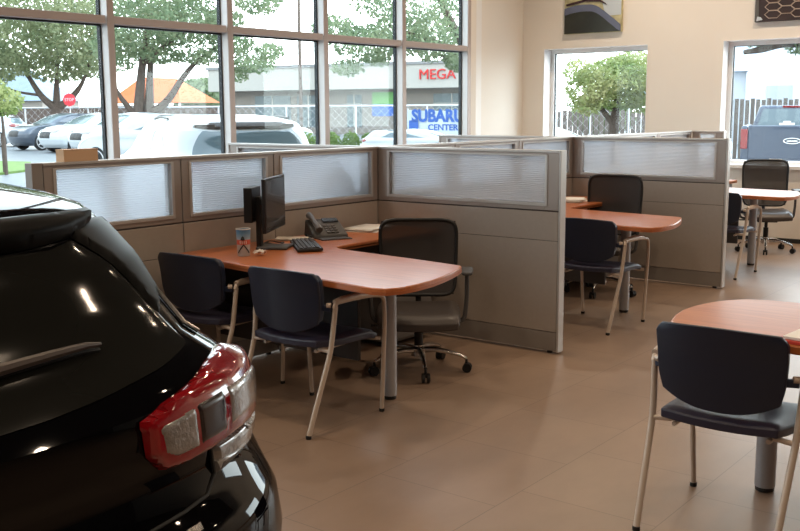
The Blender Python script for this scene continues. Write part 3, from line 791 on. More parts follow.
# hero car
hero = thing('black_hatchback', 'glossy black hatchback filling the lower left of the photo', 'car', (0, -4.67, 0))
build('car_body', car_body(), 'carblack', hero)
wheels(hero)
build('rear_window', patch(REARGLASS, .004, .002), 'carglass', hero)
for mfn in (lambda q: q, mir):
    build('side_window', mfn(patch(SIDEW, .003, .002)), 'carglass', hero)
    tlp = build('tail_light', mfn(patch(TAIL, .022, .002, .009)), 'redlens', hero)
    build('clear_lens', mfn(patch([(19.8, .946), (28, .955), (28, .880), (22.5, .880), (20.5, .895)], .025, .019, .008)), 'clearlens', tlp)['label'] = 'clear inner lamp lens'
    build('smoked_lens', mfn(patch([(28.2, .956), (37, .960), (36.5, .884), (28.2, .880)], .0245, .019, .008)), 'smoke', tlp)['label'] = 'dark smoked lamp lens'
    build('clear_lens', mfn(patch([(38.5, .960), (57, .957), (66, .945), (66, .905), (56, .888), (38, .886)], .025, .019, .008)), 'clearlens', tlp)['label'] = 'clear outer lamp lens'
    build('reversing_light', mfn(patch([(33, .858), (50, .856), (66, .856), (62, .826), (50, .806), (38.8, .802), (32.4, .798)], .018, .001, .014)), 'clearlens', hero)
    # dark seam between tailgate and bumper
    sm = MB(); sm.tube([CS(t, z)+CN(t, z)*.001 for t, z in [(33, .85), (32.2, .80), (28, .775), (22, .768), (12, .760), (0.5, .756)]], .004, 6)
    build('tailgate_seam', mfn(sm), 'rubber_seal', hero)
    # side fin of the spoiler beside the glass, widened to blot out a reflection
    build('spoiler_fin', mfn(patch([(34.5, 1.262), (39.5, 1.22), (43.6, 1.168), (48, 1.09), (60, 1.12), (62, 1.20), (62, 1.28), (50, 1.288), (36, 1.288)], .012, .002, .02)), 'trimblk', hero)
    ml = MB(); ml.tube([CS(t, z)+CN(t, z)*.006 for t, z in [(57, 1.17), (58.5, 1.12), (60, 1.05), (60.5, 1.03)]], .006, 8)
    build('pillar_reflection_strip', mfn(ml), 'chrome', hero)  # chrome strip stands in for a reflection along the rear pillar
SP = [(0, 1.255), (20, 1.255), (34, 1.262), (45, 1.275), (49, 1.290), (46, 1.302), (25, 1.306), (0, 1.308)]
SPF = SP+[(-t, z) for t, z in reversed(SP) if t > 0]
build('roof_spoiler', patch(SPF, .035, .002, .012, True, .022), 'trimblk', hero)
wp = MB(); P = [CS(t, z)+CN(t, z)*h_ for t, z, h_ in [(-14, 1.05, .02), (-4, 1.064, .022), (7.5, 1.072, .022), (14.2, 1.075, .022), (20, 1.076, .02), (23, 1.074, .016)]]
wp.tube(P, [.010, .012, .011, .009, .007, .004], 8)
wpo = build('rear_wiper', wp, 'wiper', hero)
build('wiper_blade', MB().tube([p-Vector((.006, 0, .012)) for p in P[1:]], .005, 6), 'rubber_seal', wpo)
bd = patch([(9, .735), (24, .742), (24, .730), (9, .722)], .006, .001, .02); build('chrome_badge', bd, 'chrome', hero)
build('headlight', patch([(262, .80), (235, .80), (232, .86), (262, .84)], .01, .002), 'clearlens', hero)
build('headlight', mir(patch([(262, .80), (235, .80), (232, .86), (262, .84)], .01, .002)), 'clearlens', hero)
build('windscreen', patch(WSHIELD[:]+[(-0.0, 0)] if False else WSHIELD, .003, .002, .05), 'carglass', hero)
build('windscreen', mir(patch(WSHIELD, .003, .002, .05)), 'carglass', hero)

# street cars share one set of meshes, the paint is set on each object
proto = None
def street_car(px, d, rz, paint, label, scale=1.0, zs=1.12, name='parked_car'):
    global proto
    x, y = far(px, d)
    if proto is None:
        t = thing(name, label, 'car', (0, 0, 0)); proto = t
        o = build('car_body', car_body(), 'white', t)
        for i in AX:
            pass
        o.data.transform(Matrix.Translation((-.8, 0, 0)))
        P_ = []
        P_.append(build('roof_spoiler', patch([(0, 1.262), (20, 1.262), (34, 1.268), (45, 1.28), (46, 1.302), (25, 1.318), (0, 1.32)]+[(-t_, z_) for t_, z_ in reversed([(20, 1.262), (34, 1.268), (45, 1.28), (46, 1.302), (25, 1.318)])], .03, .004, .03), 'brownplastic', t))
        P_.append(build('rear_window', patch(REARGLASS, .006, .002, .05), 'streetglass', t))
        P_.append(build('windscreen', patch(WSHIELD, .006, .002, .06), 'streetglass', t)); P_.append(build('windscreen', mir(patch(WSHIELD, .006, .002, .06)), 'streetglass', t))
        for mfn in (lambda q: q, mir):
            P_.append(build('side_window', mfn(patch([(100, 1.06), (118, 1.045), (136, 1.045), (134, 1.265), (114, 1.25)], .006, .002, .05)), 'streetglass', t))
            P_.append(build('side_window', mfn(patch([(139, 1.045), (176, 1.045), (152, 1.25), (137, 1.265)], .006, .002, .05)), 'streetglass', t))
            P_.append(build('tail_light', mfn(patch(TAIL, .02, .002, .03)), 'redlens', t))
            P_.append(build('headlight', mfn(patch([(264, .72), (232, .72), (226, .84), (262, .80)], .012, .002, .04)), 'clearlens', t))
            rl = MB(); rl.tube([CS(tt, zz)+Vector((0, 0, .03)) for tt, zz in [(95, 1.33), (110, 1.345), (150, 1.345), (165, 1.33)]], .014, 6); P_.append(build('roof_rail', mfn(rl), 'black', t))
        P_.append(build('grille', patch([(280, .52), (258, .52), (256, .74), (280, .76)], .008, .002, .04), 'black', t)); P_.append(build('grille', mir(patch([(280, .52), (258, .52), (256, .74), (280, .76)], .008, .002, .04)), 'black', t))
        for x_ in AX:
            for y_ in (-.80, .80):
                a, b = wheel_mb(x_, y_); w_ = build('wheel', a, 'blackr', t); h_ = build('rim', b, 'hub', w_); P_.append(w_); h_.data.transform(Matrix.Translation((-.8, 0, 0)))
        for p in P_: p.data.transform(Matrix.Translation((-.8, 0, 0)))
    else:
        t = dup(proto, (0, 0, 0), 0, label)
    t.name = name; t.location = (x, y, G0); t.rotation_euler = (0, 0, rz); t.scale = (scale, scale, scale*zs)
    for c in t.children:
        if c.name.startswith('car_body'):
            c.material_slots[0].link = 'OBJECT'; c.material_slots[0].material = M[paint]
    return t
# local +x is the tail. view direction points along yaw angle (world angle 90+38=128 deg)
VA = R(128)
street_car(64, 46, VA-R(42), 'grey', 'dark grey car parked between two white cars across the lot', 1.05)
street_car(-14, 50, VA-R(95), 'white', 'white car cut by the left edge of the photo')
street_car(97, 43, VA-R(42), 'white', 'white car parked right of the dark grey one', 1.05)
street_car(130, 40, VA-R(42), 'white', 'white car partly behind the first window mullion', 1.05)
street_car(160, 27, VA+R(250), 'silver', 'silver wagon with roof rack behind the nearest parked white car', 1.0, 1.15)
street_car(206, 12.4, VA+R(206), 'white', 'white hatchback parked right outside the window wall', 1.0, 1.17)
street_car(546, 27, VA+R(90), 'white', 'white car whose bonnet shows in the small far window', 1.0, .92)
street_car(425, 33, VA+R(75), 'silver', 'pale car below the blue and white banner', .95, .80)
street_car(268, 47, VA+R(110), 'silver', 'distant silver car behind the parked hatchback', 1.0, 1.0)
street_car(690, 27, VA+R(-20), 'white', 'white van beside the pickup outside the right window', 1.1, 1.15, 'parked_van')

# pickup truck
x, y = far(790, 20)
tk = thing('pickup_truck', 'blue-grey pickup truck seen from behind through the right window', 'truck', (x, y, G0), R(128-90-22))
# local: tail faces -y, length +y
bd = MB(); bd.box(-.98, .98, .0, 5.2, .45, 1.0); bd.box(-.98, -.84, 0, 2.0, 1.0, 1.33); bd.box(.84, .98, 0, 2.0, 1.0, 1.33); bd.box(-.98, .98, 3.7, 5.2, 1.0, 1.2)
build('truck_body', bd, 'bluegrey', tk, bevel=.05, segs=3)
build('tailgate', MB().box(-.84, .84, -.02, .05, .66, 1.33), 'bluegrey', tk, bevel=.02)
cb = MB(); cb.add([(-.95, 2.0, 1.0), (.95, 2.0, 1.0), (.95, 4.2, 1.0), (-.95, 4.2, 1.0), (-.72, 2.15, 1.74), (.72, 2.15, 1.74), (.72, 3.4, 1.74), (-.72, 3.4, 1.74)], [(0, 3, 2, 1), (4, 5, 6, 7), (0, 1, 5, 4), (1, 2, 6, 5), (2, 3, 7, 6), (3, 0, 4, 7)])
build('cab', cb, 'bluegrey', tk, bevel=.06, segs=3)
build('rear_window', MB().add([(-.76, 1.99, 1.26), (.76, 1.99, 1.26), (.64, 2.085, 1.66), (-.64, 2.085, 1.66)], [(0, 1, 2, 3)]), 'streetglass', tk)
build('bumper', MB().box(-.96, .96, -.12, .02, .42, .62), 'chrome', tk, bevel=.02)
for s in (-1, 1):
    build('tail_light', MB().box(min(s*.85, s*.985), max(s*.85, s*.985), -.03, .05, .86, 1.26), 'redlens', tk, bevel=.01)
    for yy in (.95, 4.3):
        tr = MB(); tr.cyl((s*.72, yy, .38), (s*.96, yy, .38), .38, 24); build('wheel', tr, 'blackr', tk)
build('brake_light', MB().box(-.25, .25, 2.12, 2.16, 1.69, 1.73), 'redlens', tk)
bg = MB(); bg.tube([(-.16*cos(a), -.03, 1.02+.055*sin(a)) for a in [k*pi/12 for k in range(24)]], .012, 6, closed=True); bg.box(-.10, .10, -.035, -.02, 1.005, 1.035)
build('tailgate_emblem', bg, 'chrome', tk)
st = MB(); st.box(-.30, .02, 1.975, 1.99, 1.31, 1.36); st.box(-.22, -.06, 1.975, 1.99, 1.36, 1.40); build('window_sticker', st, 'paper', tk, rot=(0, 0, 0))
build('licence_plate', MB().box(-.15, .15, -.135, -.12, .45, .60), 'paper', tk)

# ------------------------------------------------------------------ street
M['asphalt'] = mat('wet_asphalt', (.15, .16, .17), .38, noise=.18, nscale=.6)
M['grass'] = mat('lawn_green', (.11, .18, .04), .9, noise=.4, nscale=3)
M['curb'] = mat('concrete_curb', (.55, .55, .53), .8)
M['fascia'] = mat('cream_fascia', (.44, .42, .38), .7)
M['store'] = mat('beige_storefront', (.27, .24, .21), .8)
M['storeglass'] = mat('store_window', (.13, .17, .18), .15)
M['roofline'] = mat('grey_roof_edge', (.25, .25, .25), .7)
M['brownwood'] = mat('weathered_fence_wood', (.12, .085, .07), .85, noise=.5, nscale=1, stretch=(7, 7, .6))
M['wood2'] = mat('grey_fence_wood', (.13, .105, .09), .85, noise=.4, nscale=1, stretch=(9, 9, .6))
M['pole'] = mat('galvanised_pole', (.6, .6, .62), .5, metal=.3)
M['bark'] = mat('oak_bark', (.085, .062, .05), .9, noise=.5, nscale=6)
M['utility'] = mat('utility_pole_wood', (.13, .10, .085), .9)
def leafm(name, c1, c2):
    m, n, l = nt(name); b = n['Principled BSDF']; out = n['Material Output']
    tc = n.new('ShaderNodeTexCoord'); no = n.new('ShaderNodeTexNoise'); no.inputs['Scale'].default_value = .9; no.inputs['Detail'].default_value = 5
    l.new(tc.outputs['Object'], no.inputs['Vector'])
    rp = n.new('ShaderNodeValToRGB'); rp.color_ramp.elements[0].position = .35; rp.color_ramp.elements[0].color = (*c1, 1); rp.color_ramp.elements[1].position = .65; rp.color_ramp.elements[1].color = (*c2, 1)
    l.new(no.outputs['Fac'], rp.inputs[0]); l.new(rp.outputs[0], b.inputs['Base Color']); b.inputs['Roughness'].default_value = .6
    tr = n.new('ShaderNodeBsdfTranslucent'); l.new(rp.outputs[0], tr.inputs[0])
    mx = n.new('ShaderNodeMixShader'); mx.inputs[0].default_value = .5; l.new(b.outputs[0], mx.inputs[1]); l.new(tr.outputs[0], mx.inputs[2]); l.new(mx.outputs[0], out.inputs[0])
    return m
M['leaf'] = leafm('oak_leaves', (.12, .18, .09), (.25, .30, .17))
M['leaf2'] = leafm('bright_leaves', (.18, .26, .07), (.42, .40, .18))
M['leaf3'] = leafm('olive_leaves', (.15, .19, .09), (.30, .32, .17))
M['hedge'] = leafm('hedge_leaves', (.10, .17, .05), (.24, .33, .10))

gq = MB(); gq.add([(-160, -60, G0), (60, -60, G0), (60, 160, G0), (-160, 160, G0)], [(0, 1, 2, 3)])
gq = MB().box(-160, 60, -60, 160, G0-.2, G0-.001)
struct('ground', gq, 'asphalt', smooth=False)
def quadstrip(pts, z0, z1): return MB().prism(pts, z0, z1)
p = [far(-60, 24), far(31, 28.5), far(33, 33), far(-60, 35)]
struct('ground_verge', quadstrip(p, G0, G0+.06), 'grass', smooth=False)
def wall_run(pa, da, pb, db):
    a = Vector((*far(pa, da), 0)); b = Vector((*far(pb, db), 0)); return a, b
def run_thing(name, label, cat, pa, da, pb, db, group=None):
    a, b = wall_run(pa, da, pb, db); L = (b-a).length; ang = math.atan2(b.y-a.y, b.x-a.x)
    t = thing(name, label, cat, (a.x, a.y, G0), ang, group); return t, L
# chain link fence along the lot: local x runs left to right, -y faces the showroom
t, L = run_thing('chain_link_fence', 'chain link fence with pale top rail crossing the lot', 'fence', -30, 62, 500, 56)
ra = MB(); ra.cyl((0, 0, 1.95), (L, 0, 1.95), .045, 8); build('top_rail', ra, 'pole', t)
for i in range(9):
    q = MB(); q.cyl((L*i/8, 0, 0), (L*i/8, 0, 1.98), .05, 8); build('fence_post', q, 'pole', t)
wm = MB()
k = 0
while k < L:
    wm.cyl((k, .03, .05), (min(k+1.9, L), .03, 1.93), .006, 3); wm.cyl((k, .035, 1.93), (min(k+1.9, L), .035, .05), .006, 3); k += .45
build('wire_mesh', wm, 'pole', t)
# board fence behind it
t, L = run_thing('board_fence', 'dark brown board fence behind the chain link on the left', 'fence', -30, 66, 238, 64)
b_ = MB(); k = 0
while k < L-.2: b_.box(k, k+.23, 0, .04, 0, 1.95+.02*sin(k*7)); k += .25
build('boards', b_, 'brownwood', t, smooth=False)
# store building
t, L = run_thing('store_building', 'long low store with a cream fascia across the street', 'building', 225, 77, 500, 66)
Wd = 9
build('store_wall', MB().box(0, L, 0, Wd, 0, 3.4), 'store', t, smooth=False)
build('fascia', MB().box(-.3, L+.3, -1.2, Wd+.3, 3.15, 4.75), 'fascia', t, bevel=.03)
build('roof_edge', MB().box(-.4, L+.4, -1.3, Wd+.4, 4.75, 4.95), 'roofline', t, smooth=False)
for a, b in ((3.2, 6.4), (7.0, 9.0), (11.3, 12.5), (18.2, 21.0), (21.6, 24.2)):
    fr = build('shop_window', MB().box(a, b, -.05, .02, .5, 2.8), 'storeglass', t, smooth=False)
    gl = MB(); gl.box((a+b)/2-.04, (a+b)/2+.04, -.09, -.05, .5, 2.8); gl.box(a, b, -.09, -.05, 2.1, 2.18); build('glazing_bar', gl, 'fascia', fr, smooth=False)
M['poster_g'] = mat('green_poster', (.16, .42, .12), .5); M['poster_b'] = mat('blue_poster', (.06, .16, .55), .5); M['bannerblue'] = mat('banner_blue', (.035, .13, .50), .5)
M['signred'] = mat('red_sign_letters', (.60, .03, .03), .5); M['bannerwhite'] = mat('white_banner_cloth', (.60, .68, .74), .7)
build('green_poster', MB().box(13.4, 15.3, -.08, -.02, 2.1, 2.95), 'poster_g', t, smooth=False)
build('blue_poster', MB().box(13.4, 15.3, -.08, -.02, 1.3, 2.1), 'poster_b', t, smooth=False)
storeL = L; store = t

def pos_on(tobj, px):
    """x along a run where the column px crosses its line"""
    o = Vector((tobj.location.x, tobj.location.y)); a = tobj.rotation_euler.z; d = Vector((cos(a), sin(a)))
    x1, y1 = far(px, 10); v = Vector((x1, y1))-Vector((CAM.x, CAM.y)); w_ = Vector((CAM.x, CAM.y))-o
    den = d.x*v.y-d.y*v.x
    return (w_.x*v.y-w_.y*v.x)/den
sx_ = (pos_on(store, 423)+pos_on(store, 461))/2
text_mesh('sign_lettering', 'MEGA', .95, M['signred'], store, (sx_+.28, -1.26, 4.02), (R(90), 0, 0), .04, 0, 1.08)
# banner
t, L = run_thing('banner', 'white banner with large blue dealer lettering on the fence', 'banner', 408, 40, 468, 38.6)
build('cloth', MB().slab(lambda u, v: Vector((u*L, .02*sin(u*9), .72+.98*v-.05*sin(pi*u)*(v))), 24, 4, lambda u, v: Vector((0, .01, 0))), 'bannerwhite', t)
text_mesh('banner_lettering', 'SUBARU', .66, M['bannerblue'], t, (L*.60-.24, -.03, 1.44), (R(90), 0, 0), .005, .026, .96)
text_mesh('banner_lettering', 'CENTER', .33, M['bannerblue'], t, (L*.60, -.03, 1.0), (R(90), 0, 0), .005, .006, 1.1)
build('blue_patch', MB().box(.10, .52, -.035, -.03, .80, 1.28), 'bannerblue', t, smooth=False)
for i in (0, L): build('banner_post', MB().cyl((i, .05, 0), (i, .05, 1.75), .03, 8), 'pole', t)
# hedge
def blob_leaves(mb, c, r, n, size, rnd, flat_=1.0):
    for _ in range(n):
        while True:
            p = Vector((rnd.uniform(-1, 1), rnd.uniform(-1, 1), rnd.uniform(-1, 1)))
            if .35 < p.length < 1: break
        p = Vector(c)+Vector((p.x*r[0], p.y*r[1], p.z*r[2]))
        a = Vector((rnd.gauss(0, 1), rnd.gauss(0, 1), rnd.gauss(0, 1))).normalized(); b = a.orthogonal().normalized()
        s = size*rnd.uniform(.6, 1.3)
        mb.add([p-a*s, p-b*s*.5, p+a*s, p+b*s*.5], [(0, 1, 2, 3)])
def leafmesh(name, mb, m, parent=None):
    me = bpy.data.meshes.new(name); me.from_pydata(mb.v, [], mb.f); me.materials.append(M[m])
    o = bpy.data.objects.new(name, me); COL.objects.link(o)
    if parent: o.parent = parent
    return o
rnd = random.Random(11)
for i, (px, d, w_) in enumerate([(262, 40, .55), (285, 40, .6), (308, 40, .6), (332, 40, .6), (352, 40, .5), (371, 40, .5)]):
    x, y = far(px, d); mb = MB(); blob_leaves(mb, (0, 0, .35), (w_*.68, .45, .5), 700, .07, rnd)
    q = thing('low_shrub', '', 'shrub', (x, y, G0)); q['group'] = 'low shrubs in front of the store'; q['label'] = 'low green shrub in the row before the store'
    leafmesh('foliage', mb, 'hedge', q); build('stem', MB().cyl((0, 0, 0), (0, 0, .4), .03, 6), 'bark', q)
# trees
def tree(name, label, px, d, trunk, blobs, leaf='leaf', size=.16, n=900, r0=.3, seed=1):
    x, y = far(px, d); t = thing(name, label, 'tree', (x, y, G0), YAW)   # local x = image right, local y = away
    rnd = random.Random(seed); k = d/FPX
    tm = MB()
    for path, ra, rb in trunk:   # path of (px offset, height px, away metres)
        P = [Vector((a*k, c, b*k)) for a, b, c in path]; m_ = len(P)
        Q = round_path(P, .8, 3) if m_ > 2 else P
        tm.tube(Q, [ra+(rb-ra)*i/(len(Q)-1) for i in range(len(Q))], 9)
    build('trunk', tm, 'bark', t)
    mb = MB()
    for (a, b, c, ra, rb_, rc, dens) in blobs:
        blob_leaves(mb, (a*k, c, b*k), (ra*k, rc, rb_*k), int(n*dens), size, rnd)
    leafmesh('foliage', mb, leaf, t)
    return t
# heights are given in picture units above the ground at that distance, offsets likewise
d = 56; gy = 1.67*FPX/d
tree('oak_tree', 'wide oak behind the parked cars at the left', 58, d,
     [([(0, 0, 0), (2, 22, 0), (4, 34, 0)], .38, .30), ([(4, 32, 0), (-10, 44, 0), (-26, 66, .5), (-40, 90, 1)], .22, .08), ([(4, 32, 0), (2, 55, .5), (8, 90, 0)], .22, .08),
      ([(4, 32, 0), (22, 48, .3), (32, 60, 0), (44, 92, 0)], .2, .07), ([(-10, 46, 0), (-38, 50, 0), (-60, 62, 0)], .08, .04)],
     [(-30, 100, 0, 45, 30, 4, 2.6), (25, 105, 0, 40, 32, 4, 2.6), (-62, 82, 1, 22, 26, 3, 1.3), (0, 135, 0, 60, 30, 5, 2.6), (48, 85, 0, 18, 24, 3, 1.1), (0, 72, 1, 40, 12, 3, .9), (-20, 170, 0, 60, 30, 5, 1.6)], 'leaf3', .15, 1000, seed=2)
d = 48
tree('oak_tree', 'tall spreading oak seen through the second window bay', 146, d,
     [([(-8, 0, 0), (-3, 40, 0), (2, 80, 0), (12, 130, 0)], .30, .14), ([(6, 20, 0), (7, 60, .3), (12, 100, 0)], .26, .12), ([(0, 26, 0), (26, 44, 0), (40, 66, 0), (56, 84, 0), (76, 96, 0)], .22, .07),
      ([(-6, 30, 0), (-22, 50, 0), (-30, 70, 0)], .16, .06), ([(2, 80, 0), (40, 110, 0), (90, 130, 0)], .14, .05)],
     [(5, 115, 0, 44, 26, 4, 3), (50, 118, 0, 34, 22, 4, 1.9), (-22, 96, 0, 18, 22, 3, .9), (20, 150, 0, 60, 26, 5, 3), (92, 100, 0, 20, 14, 2, .75), (112, 80, 0, 22, 9, 2, .55), (84, 122, 0, 20, 12, 2, .6),
      (60, 88, 0, 22, 9, 2, .4), (20, 88, 0, 26, 8, 2, .5), (118, 140, 0, 24, 13, 2, .8), (128, 92, 0, 14, 8, 2, .3), (95, 70, 0, 12, 8, 1, .2), (70, 160, 0, 50, 20, 4, 1.6)], 'leaf', .12, 900, seed=3)
d = 38
tree('street_tree', 'leafy tree whose boughs hang over the store sign', 430, d,
     [([(70, 0, 0), (64, 60, 0), (40, 95, 0), (10, 108, 0), (-40, 125, 0)], .3, .06), ([(40, 95, 0), (20, 130, 0), (0, 170, 0)], .2, .08), ([(20, 104, 0), (24, 90, 0), (5, 100, 0)], .08, .03)],
     [(-62, 108, 0, 34, 18, 3, 1.2), (-92, 122, 0, 24, 14, 2, .6), (-80, 85, 0, 16, 8, 2, .22), (-30, 116, 0, 34, 20, 3, 1.1), (4, 112, 0, 30, 22, 3, 1.5), (30, 92, 0, 16, 12, 2, .6), (-10, 150, 0, 70, 22, 4, 2.4), (-50, 92, 0, 14, 6, 1, .15)], 'leaf', .10, 1000, seed=5)
d = 30
tree('leafy_tree', 'bright green bushy tree in the small far window', 612, d,
     [([(0, 0, 0), (0, 40, 0), (4, 70, 0)], .18, .1), ([(0, 40, 0), (-20, 66, 0)], .1, .05)],
     [(0, 86, 0, 34, 20, 2, 2.2), (-26, 72, 0, 22, 24, 1.5, 1.0), (22, 94, 0, 30, 20, 2, 1.6), (-38, 92, 0, 14, 14, 1, .25), (32, 68, 0, 22, 20, 1, 1), (0, 64, 0, 40, 10, 1, 1)], 'leaf2', .08, 1100, seed=6)
d = 26
tree('street_tree', 'tree with one dark bough across the top of the right window', 860, d,
     [([(0, 0, 0), (-10, 80, 0), (-40, 118, 0), (-75, 130, 0), (-108, 120, 0), (-122, 118, 0)], .25, .06), ([(-30, 110, 0), (-30, 160, 0)], .2, .08)],
     [(-110, 134, 0, 16, 10, 1, .35), (-80, 136, 0, 18, 8, 1, .4), (-64, 124, 0, 12, 8, 1, .3), (-85, 150, 0, 44, 10, 1, 1), (-20, 140, 0, 50, 30, 2, 2), (-150, 138, 0, 12, 6, 1, .12)], 'leaf', .09, 900, seed=7)
d = 27
tree('young_tree', 'slender young tree on the lawn at the left edge', 8, d,
     [([(0, 0, 0), (0, 50, 0), (-2, 80, 0)], .05, .02), ([(-5, 0, .2), (-5, 40, .2)], .03, .03)],
     [(2, 72, 0, 18, 14, .8, .9), (-16, 84, 0, 20, 14, .8, .8), (-20, 62, 0, 14, 12, .8, .5)], 'leaf2', .07, 900, seed=8)
for i, (px, dd, h_, w_, lf) in enumerate([(205, 98, 48, 30, 'leaf'), (236, 125, 28, 18, 'hedge'), (-16, 118, 60, 30, 'leaf'), (600, 55, 34, 30, 'hedge')]):
    tree('background_tree', ['rounded green tree far beyond the parked cars', 'low dark tree beside the far end of the store', 'far tree behind the white car at the left edge', 'dark tree deep in the small far window'][i], px, dd,
         [([(0, 0, 0), (0, h_*.6, 0)], .3, .2)], [(0, h_*.62, 0, w_*.9, h_*.42, 4, 2.2)], lf, .35, 900, seed=20+i)
# stop sign
x, y = far(75, 55); t = thing('stop_sign', 'red octagonal stop sign among the branches at the left', 'sign', (x, y, G0), YAW)
M['stop'] = mat('red_sign_face', (.75, .04, .06), .5)
build('sign_face', MB().tube([(0, -.03, 2.35), (0, .0, 2.35)], .36, 8), 'stop', t, smooth=False)
build('sign_post', MB().cyl((0, .03, 0), (0, .03, 2.6), .03, 8), 'pole', t)
text_mesh('sign_lettering', 'STOP', .24, M['bannerwhite'], t, (0, -.035, 2.35), (R(90), 0, 0), .003, 0, .9)
# orange roofed structure
t, L = run_thing('orange_canopy', 'orange roofed shelter behind the second oak', 'shelter', 110, 84, 184, 80)
M['orange'] = mat('orange_roof', (.55, .12, .03), .7)
mb = MB(); mb.add([(0, 0, 2.4), (L, 0, 2.4), (L, 5, 2.4), (0, 5, 2.4), (L*.22, 2.5, 4.6), (L*.70, 2.5, 4.4)], [(0, 3, 2, 1), (0, 1, 5, 4), (1, 2, 5), (2, 3, 4, 5), (3, 0, 4)])
build('canopy_roof', mb, 'orange', t, smooth=False)
for i in (.2, L-.2): build('canopy_post', MB().box(i-.08, i+.08, .1, .26, 0, 2.4), 'pole', t)
build('counter_wall', MB().box(.3, L-.3, .6, 4.6, 0, 2.2), 'brownwood', t, smooth=False)
# grey house at the far left, pale house left of store
t, L = run_thing('house', 'blue-grey roofed house behind the leftmost trees', 'building', -40, 90, 48, 88)
M['bluegreyroof'] = mat('blue_grey_shingle', (.20, .25, .30), .8, noise=.2, nscale=2)
build('house_wall', MB().box(0, L, 0, 6, 0, 2.8), 'store', t, smooth=False)
build('house_roof', MB().add([(-.3, -.4, 2.7), (L+.3, -.4, 2.7), (L+.3, 6.4, 2.7), (-.3, 6.4, 2.7), (-.3, 3, 5.6), (L-3, 3, 5.6)], [(0, 3, 2, 1), (0, 1, 5, 4), (1, 2, 5), (2, 3, 4, 5), (3, 0, 4)]), 'bluegreyroof', t, smooth=False)
# utility pole
for px, dd, hh, lab in ((303, 70, 14, 'tall thin utility pole above the store roof'),):
    x, y = far(px, dd); t = thing('utility_pole', lab, 'pole', (x, y, G0), YAW)
    build('pole', MB().cyl((0, 0, 0), (0, 0, hh), .14, 10, .1), 'utility', t); build('crossarm', MB().box(-1.1, 1.1, -.08, .08, hh-1.2, hh-1.0), 'utility', t)
# behind the far wall: fences, white house
t, L = run_thing('board_fence', 'weathered board fence outside the small far window', 'fence', 520, 36, 690, 36)
b_ = MB(); k = 0
while k < L-.16: b_.box(k, k+.16, 0, .03, 0, 1.62+.03*sin(k*9)); k += .19
build('boards', b_, 'wood2', t, smooth=False)
t, L = run_thing('chain_link_fence', 'chain link fence with white posts in the small far window', 'fence', 520, 33, 700, 33)
build('top_rail', MB().cyl((0, 0, 1.80), (L, 0, 1.80), .028, 8), 'pole', t)
for px in (560, 589, 627, 665): q = pos_on(t, px); build('fence_post', MB().cyl((q, 0, 0), (q, 0, 1.82), .03, 8), 'pole', t)
wm = MB(); k = 0
while k < L: wm.cyl((k, 0, .05), (min(k+1.7, L), 0, 1.78), .003, 3); wm.cyl((k, .01, 1.78), (min(k+1.7, L), .01, .05), .003, 3); k += .3
build('wire_mesh', wm, 'pole', t)
t, L = run_thing('board_fence', 'tall grey picket fence outside the right window', 'fence', 700, 34, 900, 32)
b_ = MB(); k = 0
while k < L-.13: b_.box(k, k+.13, 0, .03, 0, 1.98+.03*sin(k*13)); k += .17
build('boards', b_, 'wood2', t, smooth=False)
M['whitehouse'] = mat('white_siding', (.62, .65, .70), .7); M['greyroof'] = mat('pale_roof', (.40, .43, .48), .7)
t, L = run_thing('house', 'white gabled house filling the right window', 'building', 690, 48, 980, 44)
build('house_wall', MB().box(0, L, 0, 8, 0, 3.6), 'whitehouse', t, smooth=False)
build('house_roof', MB().add([(-.4, -.5, 3.4), (L+.4, -.5, 3.4), (L+.4, 8.5, 3.4), (-.4, 8.5, 3.4), (-.4, 4, 6.6), (L+.4, 4, 6.6)], [(0, 3, 2, 1), (0, 1, 5, 4), (1, 2, 5), (2, 3, 4, 5), (3, 0, 4)]), 'greyroof', t, smooth=False)
gx = pos_on(t, 800)
gb = MB(); gb.add([(gx-2.6, -1.6, 0), (gx+2.6, -1.6, 0), (gx+2.6, 1.0, 0), (gx-2.6, 1.0, 0), (gx-2.6, -1.6, 3.3), (gx+2.6, -1.6, 3.3), (gx+2.6, 1.0, 3.3), (gx-2.6, 1.0, 3.3), (gx, -1.6, 5.2), (gx, 2.2, 5.2)],
        [(0, 1, 5, 8, 4), (1, 2, 6, 5), (3, 0, 4, 7), (5, 6, 9, 8), (4, 8, 9, 7), (2, 3, 7, 9, 6)])
build('gable', gb, 'whitehouse', t, smooth=False)
wd = MB(); wd.box(gx-1.7, gx-.6, -1.66, -1.6, 1.5, 2.7); build('house_window', wd, 'greyroof', t, smooth=False)
t, L = run_thing('blue_canopy', 'small blue canopy behind the bushy tree', 'canopy', 638, 44, 662, 44)
build('canopy_cloth', MB().add([(0, 0, 2.0), (L, 0, 2.0), (L, 2, 2.0), (0, 2, 2.0), (L/2, 1, 2.7)], [(0, 3, 2, 1), (0, 1, 4), (1, 2, 4), (2, 3, 4), (3, 0, 4)]), 'skyprint', t, smooth=False)
for i in (0.05, L-.05): build('canopy_post', MB().cyl((i, .05, 0), (i, .05, 2.0), .03, 8), 'pole', t)
# white tent-like card on the right window sill
tag(build('folded_card', MB().obox((0, 0, .035), (.14, .02, .07), 0, R(-12)), 'paper', loc=(.78, YF+.06, OZ0+.0125)), 'small white card standing on the right window sill', 'card')

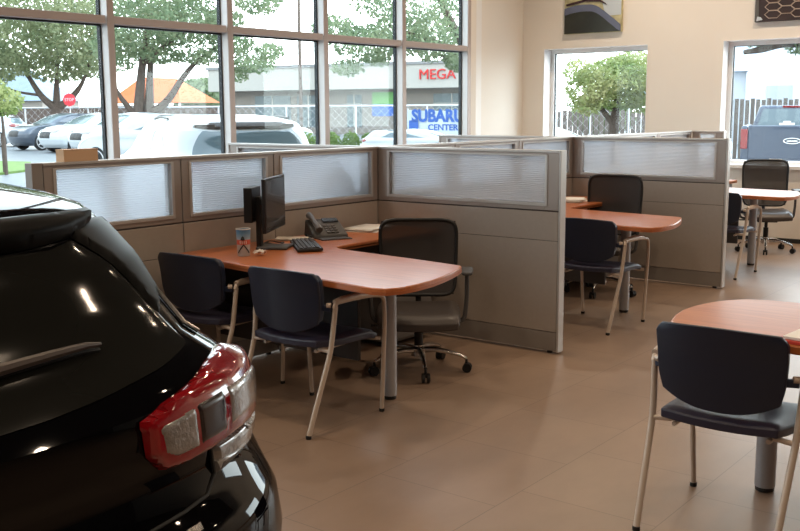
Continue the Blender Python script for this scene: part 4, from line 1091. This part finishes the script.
# ------------------------------------------------------------------ light
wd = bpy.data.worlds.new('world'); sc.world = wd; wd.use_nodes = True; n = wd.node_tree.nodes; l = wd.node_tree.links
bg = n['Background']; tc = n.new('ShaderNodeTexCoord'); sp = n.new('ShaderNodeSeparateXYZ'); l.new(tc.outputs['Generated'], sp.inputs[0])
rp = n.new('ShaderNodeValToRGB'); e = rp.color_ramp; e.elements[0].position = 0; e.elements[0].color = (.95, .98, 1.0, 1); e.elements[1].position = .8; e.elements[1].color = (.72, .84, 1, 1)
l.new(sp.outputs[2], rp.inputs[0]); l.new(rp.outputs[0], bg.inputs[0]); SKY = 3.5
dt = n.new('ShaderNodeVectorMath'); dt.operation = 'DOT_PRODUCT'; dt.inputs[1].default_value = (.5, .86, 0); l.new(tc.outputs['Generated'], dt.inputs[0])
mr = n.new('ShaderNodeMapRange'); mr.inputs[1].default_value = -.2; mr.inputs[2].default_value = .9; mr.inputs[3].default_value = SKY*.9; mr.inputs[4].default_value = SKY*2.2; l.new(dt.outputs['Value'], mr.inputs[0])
l.new(mr.outputs[0], bg.inputs[1])   # overcast sky, made brighter beyond the far wall to light the floor there
def area(name, loc, rot, sx, sy, power, col, portal=False, shape='RECTANGLE', spread=pi):
    a = bpy.data.lights.new(name, 'AREA'); a.shape = shape; a.size = sx; a.size_y = sy; a.energy = power; a.color = col; a.spread = spread
    o = bpy.data.objects.new(name, a); COL.objects.link(o); o.location = loc; o.rotation_euler = rot
    if portal: a.cycles.is_portal = True
    return o
area('sky_portal', (WX-.05, -4.9, 2.0), (0, R(-90), 0), 4.0, 18.8, 1, (1, 1, 1), True)
for a, b in ops: area('sky_portal', ((a+b)/2, YF+.28, (OZ0+OZ1)/2), (R(-90), 0, 0), b-a, OZ1-OZ0, 1, (1, 1, 1), True)
warm = (1, .77, .55)
for x in (-.8, 1.2, 3.4, 5.6, 7.8):
    for y in (-7.5, -5.0, -2.5, 0.0, 2.5, 5.0):
        area('downlight', (x, y, CZ-.02), (0, 0, 0), .13, .13, 25 if y > 4 else 12, warm, shape='DISK', spread=R(150))
GR = {'guest_chair': 'blue guest chairs at the desks', 'office_chair': 'office chairs behind the desks', 'desk': 'cherry desks', 'partition_panel': 'panels of the spine partition',
      'divider_panel': 'dividers between the cubicles', 'parked_car': 'cars in the lot outside', 'paper_stack': 'papers on the desks', 'oak_tree': 'trees around the lot', 'background_tree': 'far trees', 'wall_picture': 'canvas pictures on the far wall'}
for o in list(COL.objects):
    if o.parent is None and o.get('category'):
        b_ = o.name.split('.')[0]
        if b_ in GR: o['group'] = GR[b_]
sc.view_settings.view_transform = 'Standard'; sc.view_settings.look = 'None'; sc.view_settings.gamma = 1; sc.view_settings.exposure = EXPO
sc.cycles.max_bounces = 10; sc.cycles.transparent_max_bounces = 16; sc.cycles.sample_clamp_indirect = 6
sc.cycles.caustics_refractive = True
sc.cycles.use_denoising = True
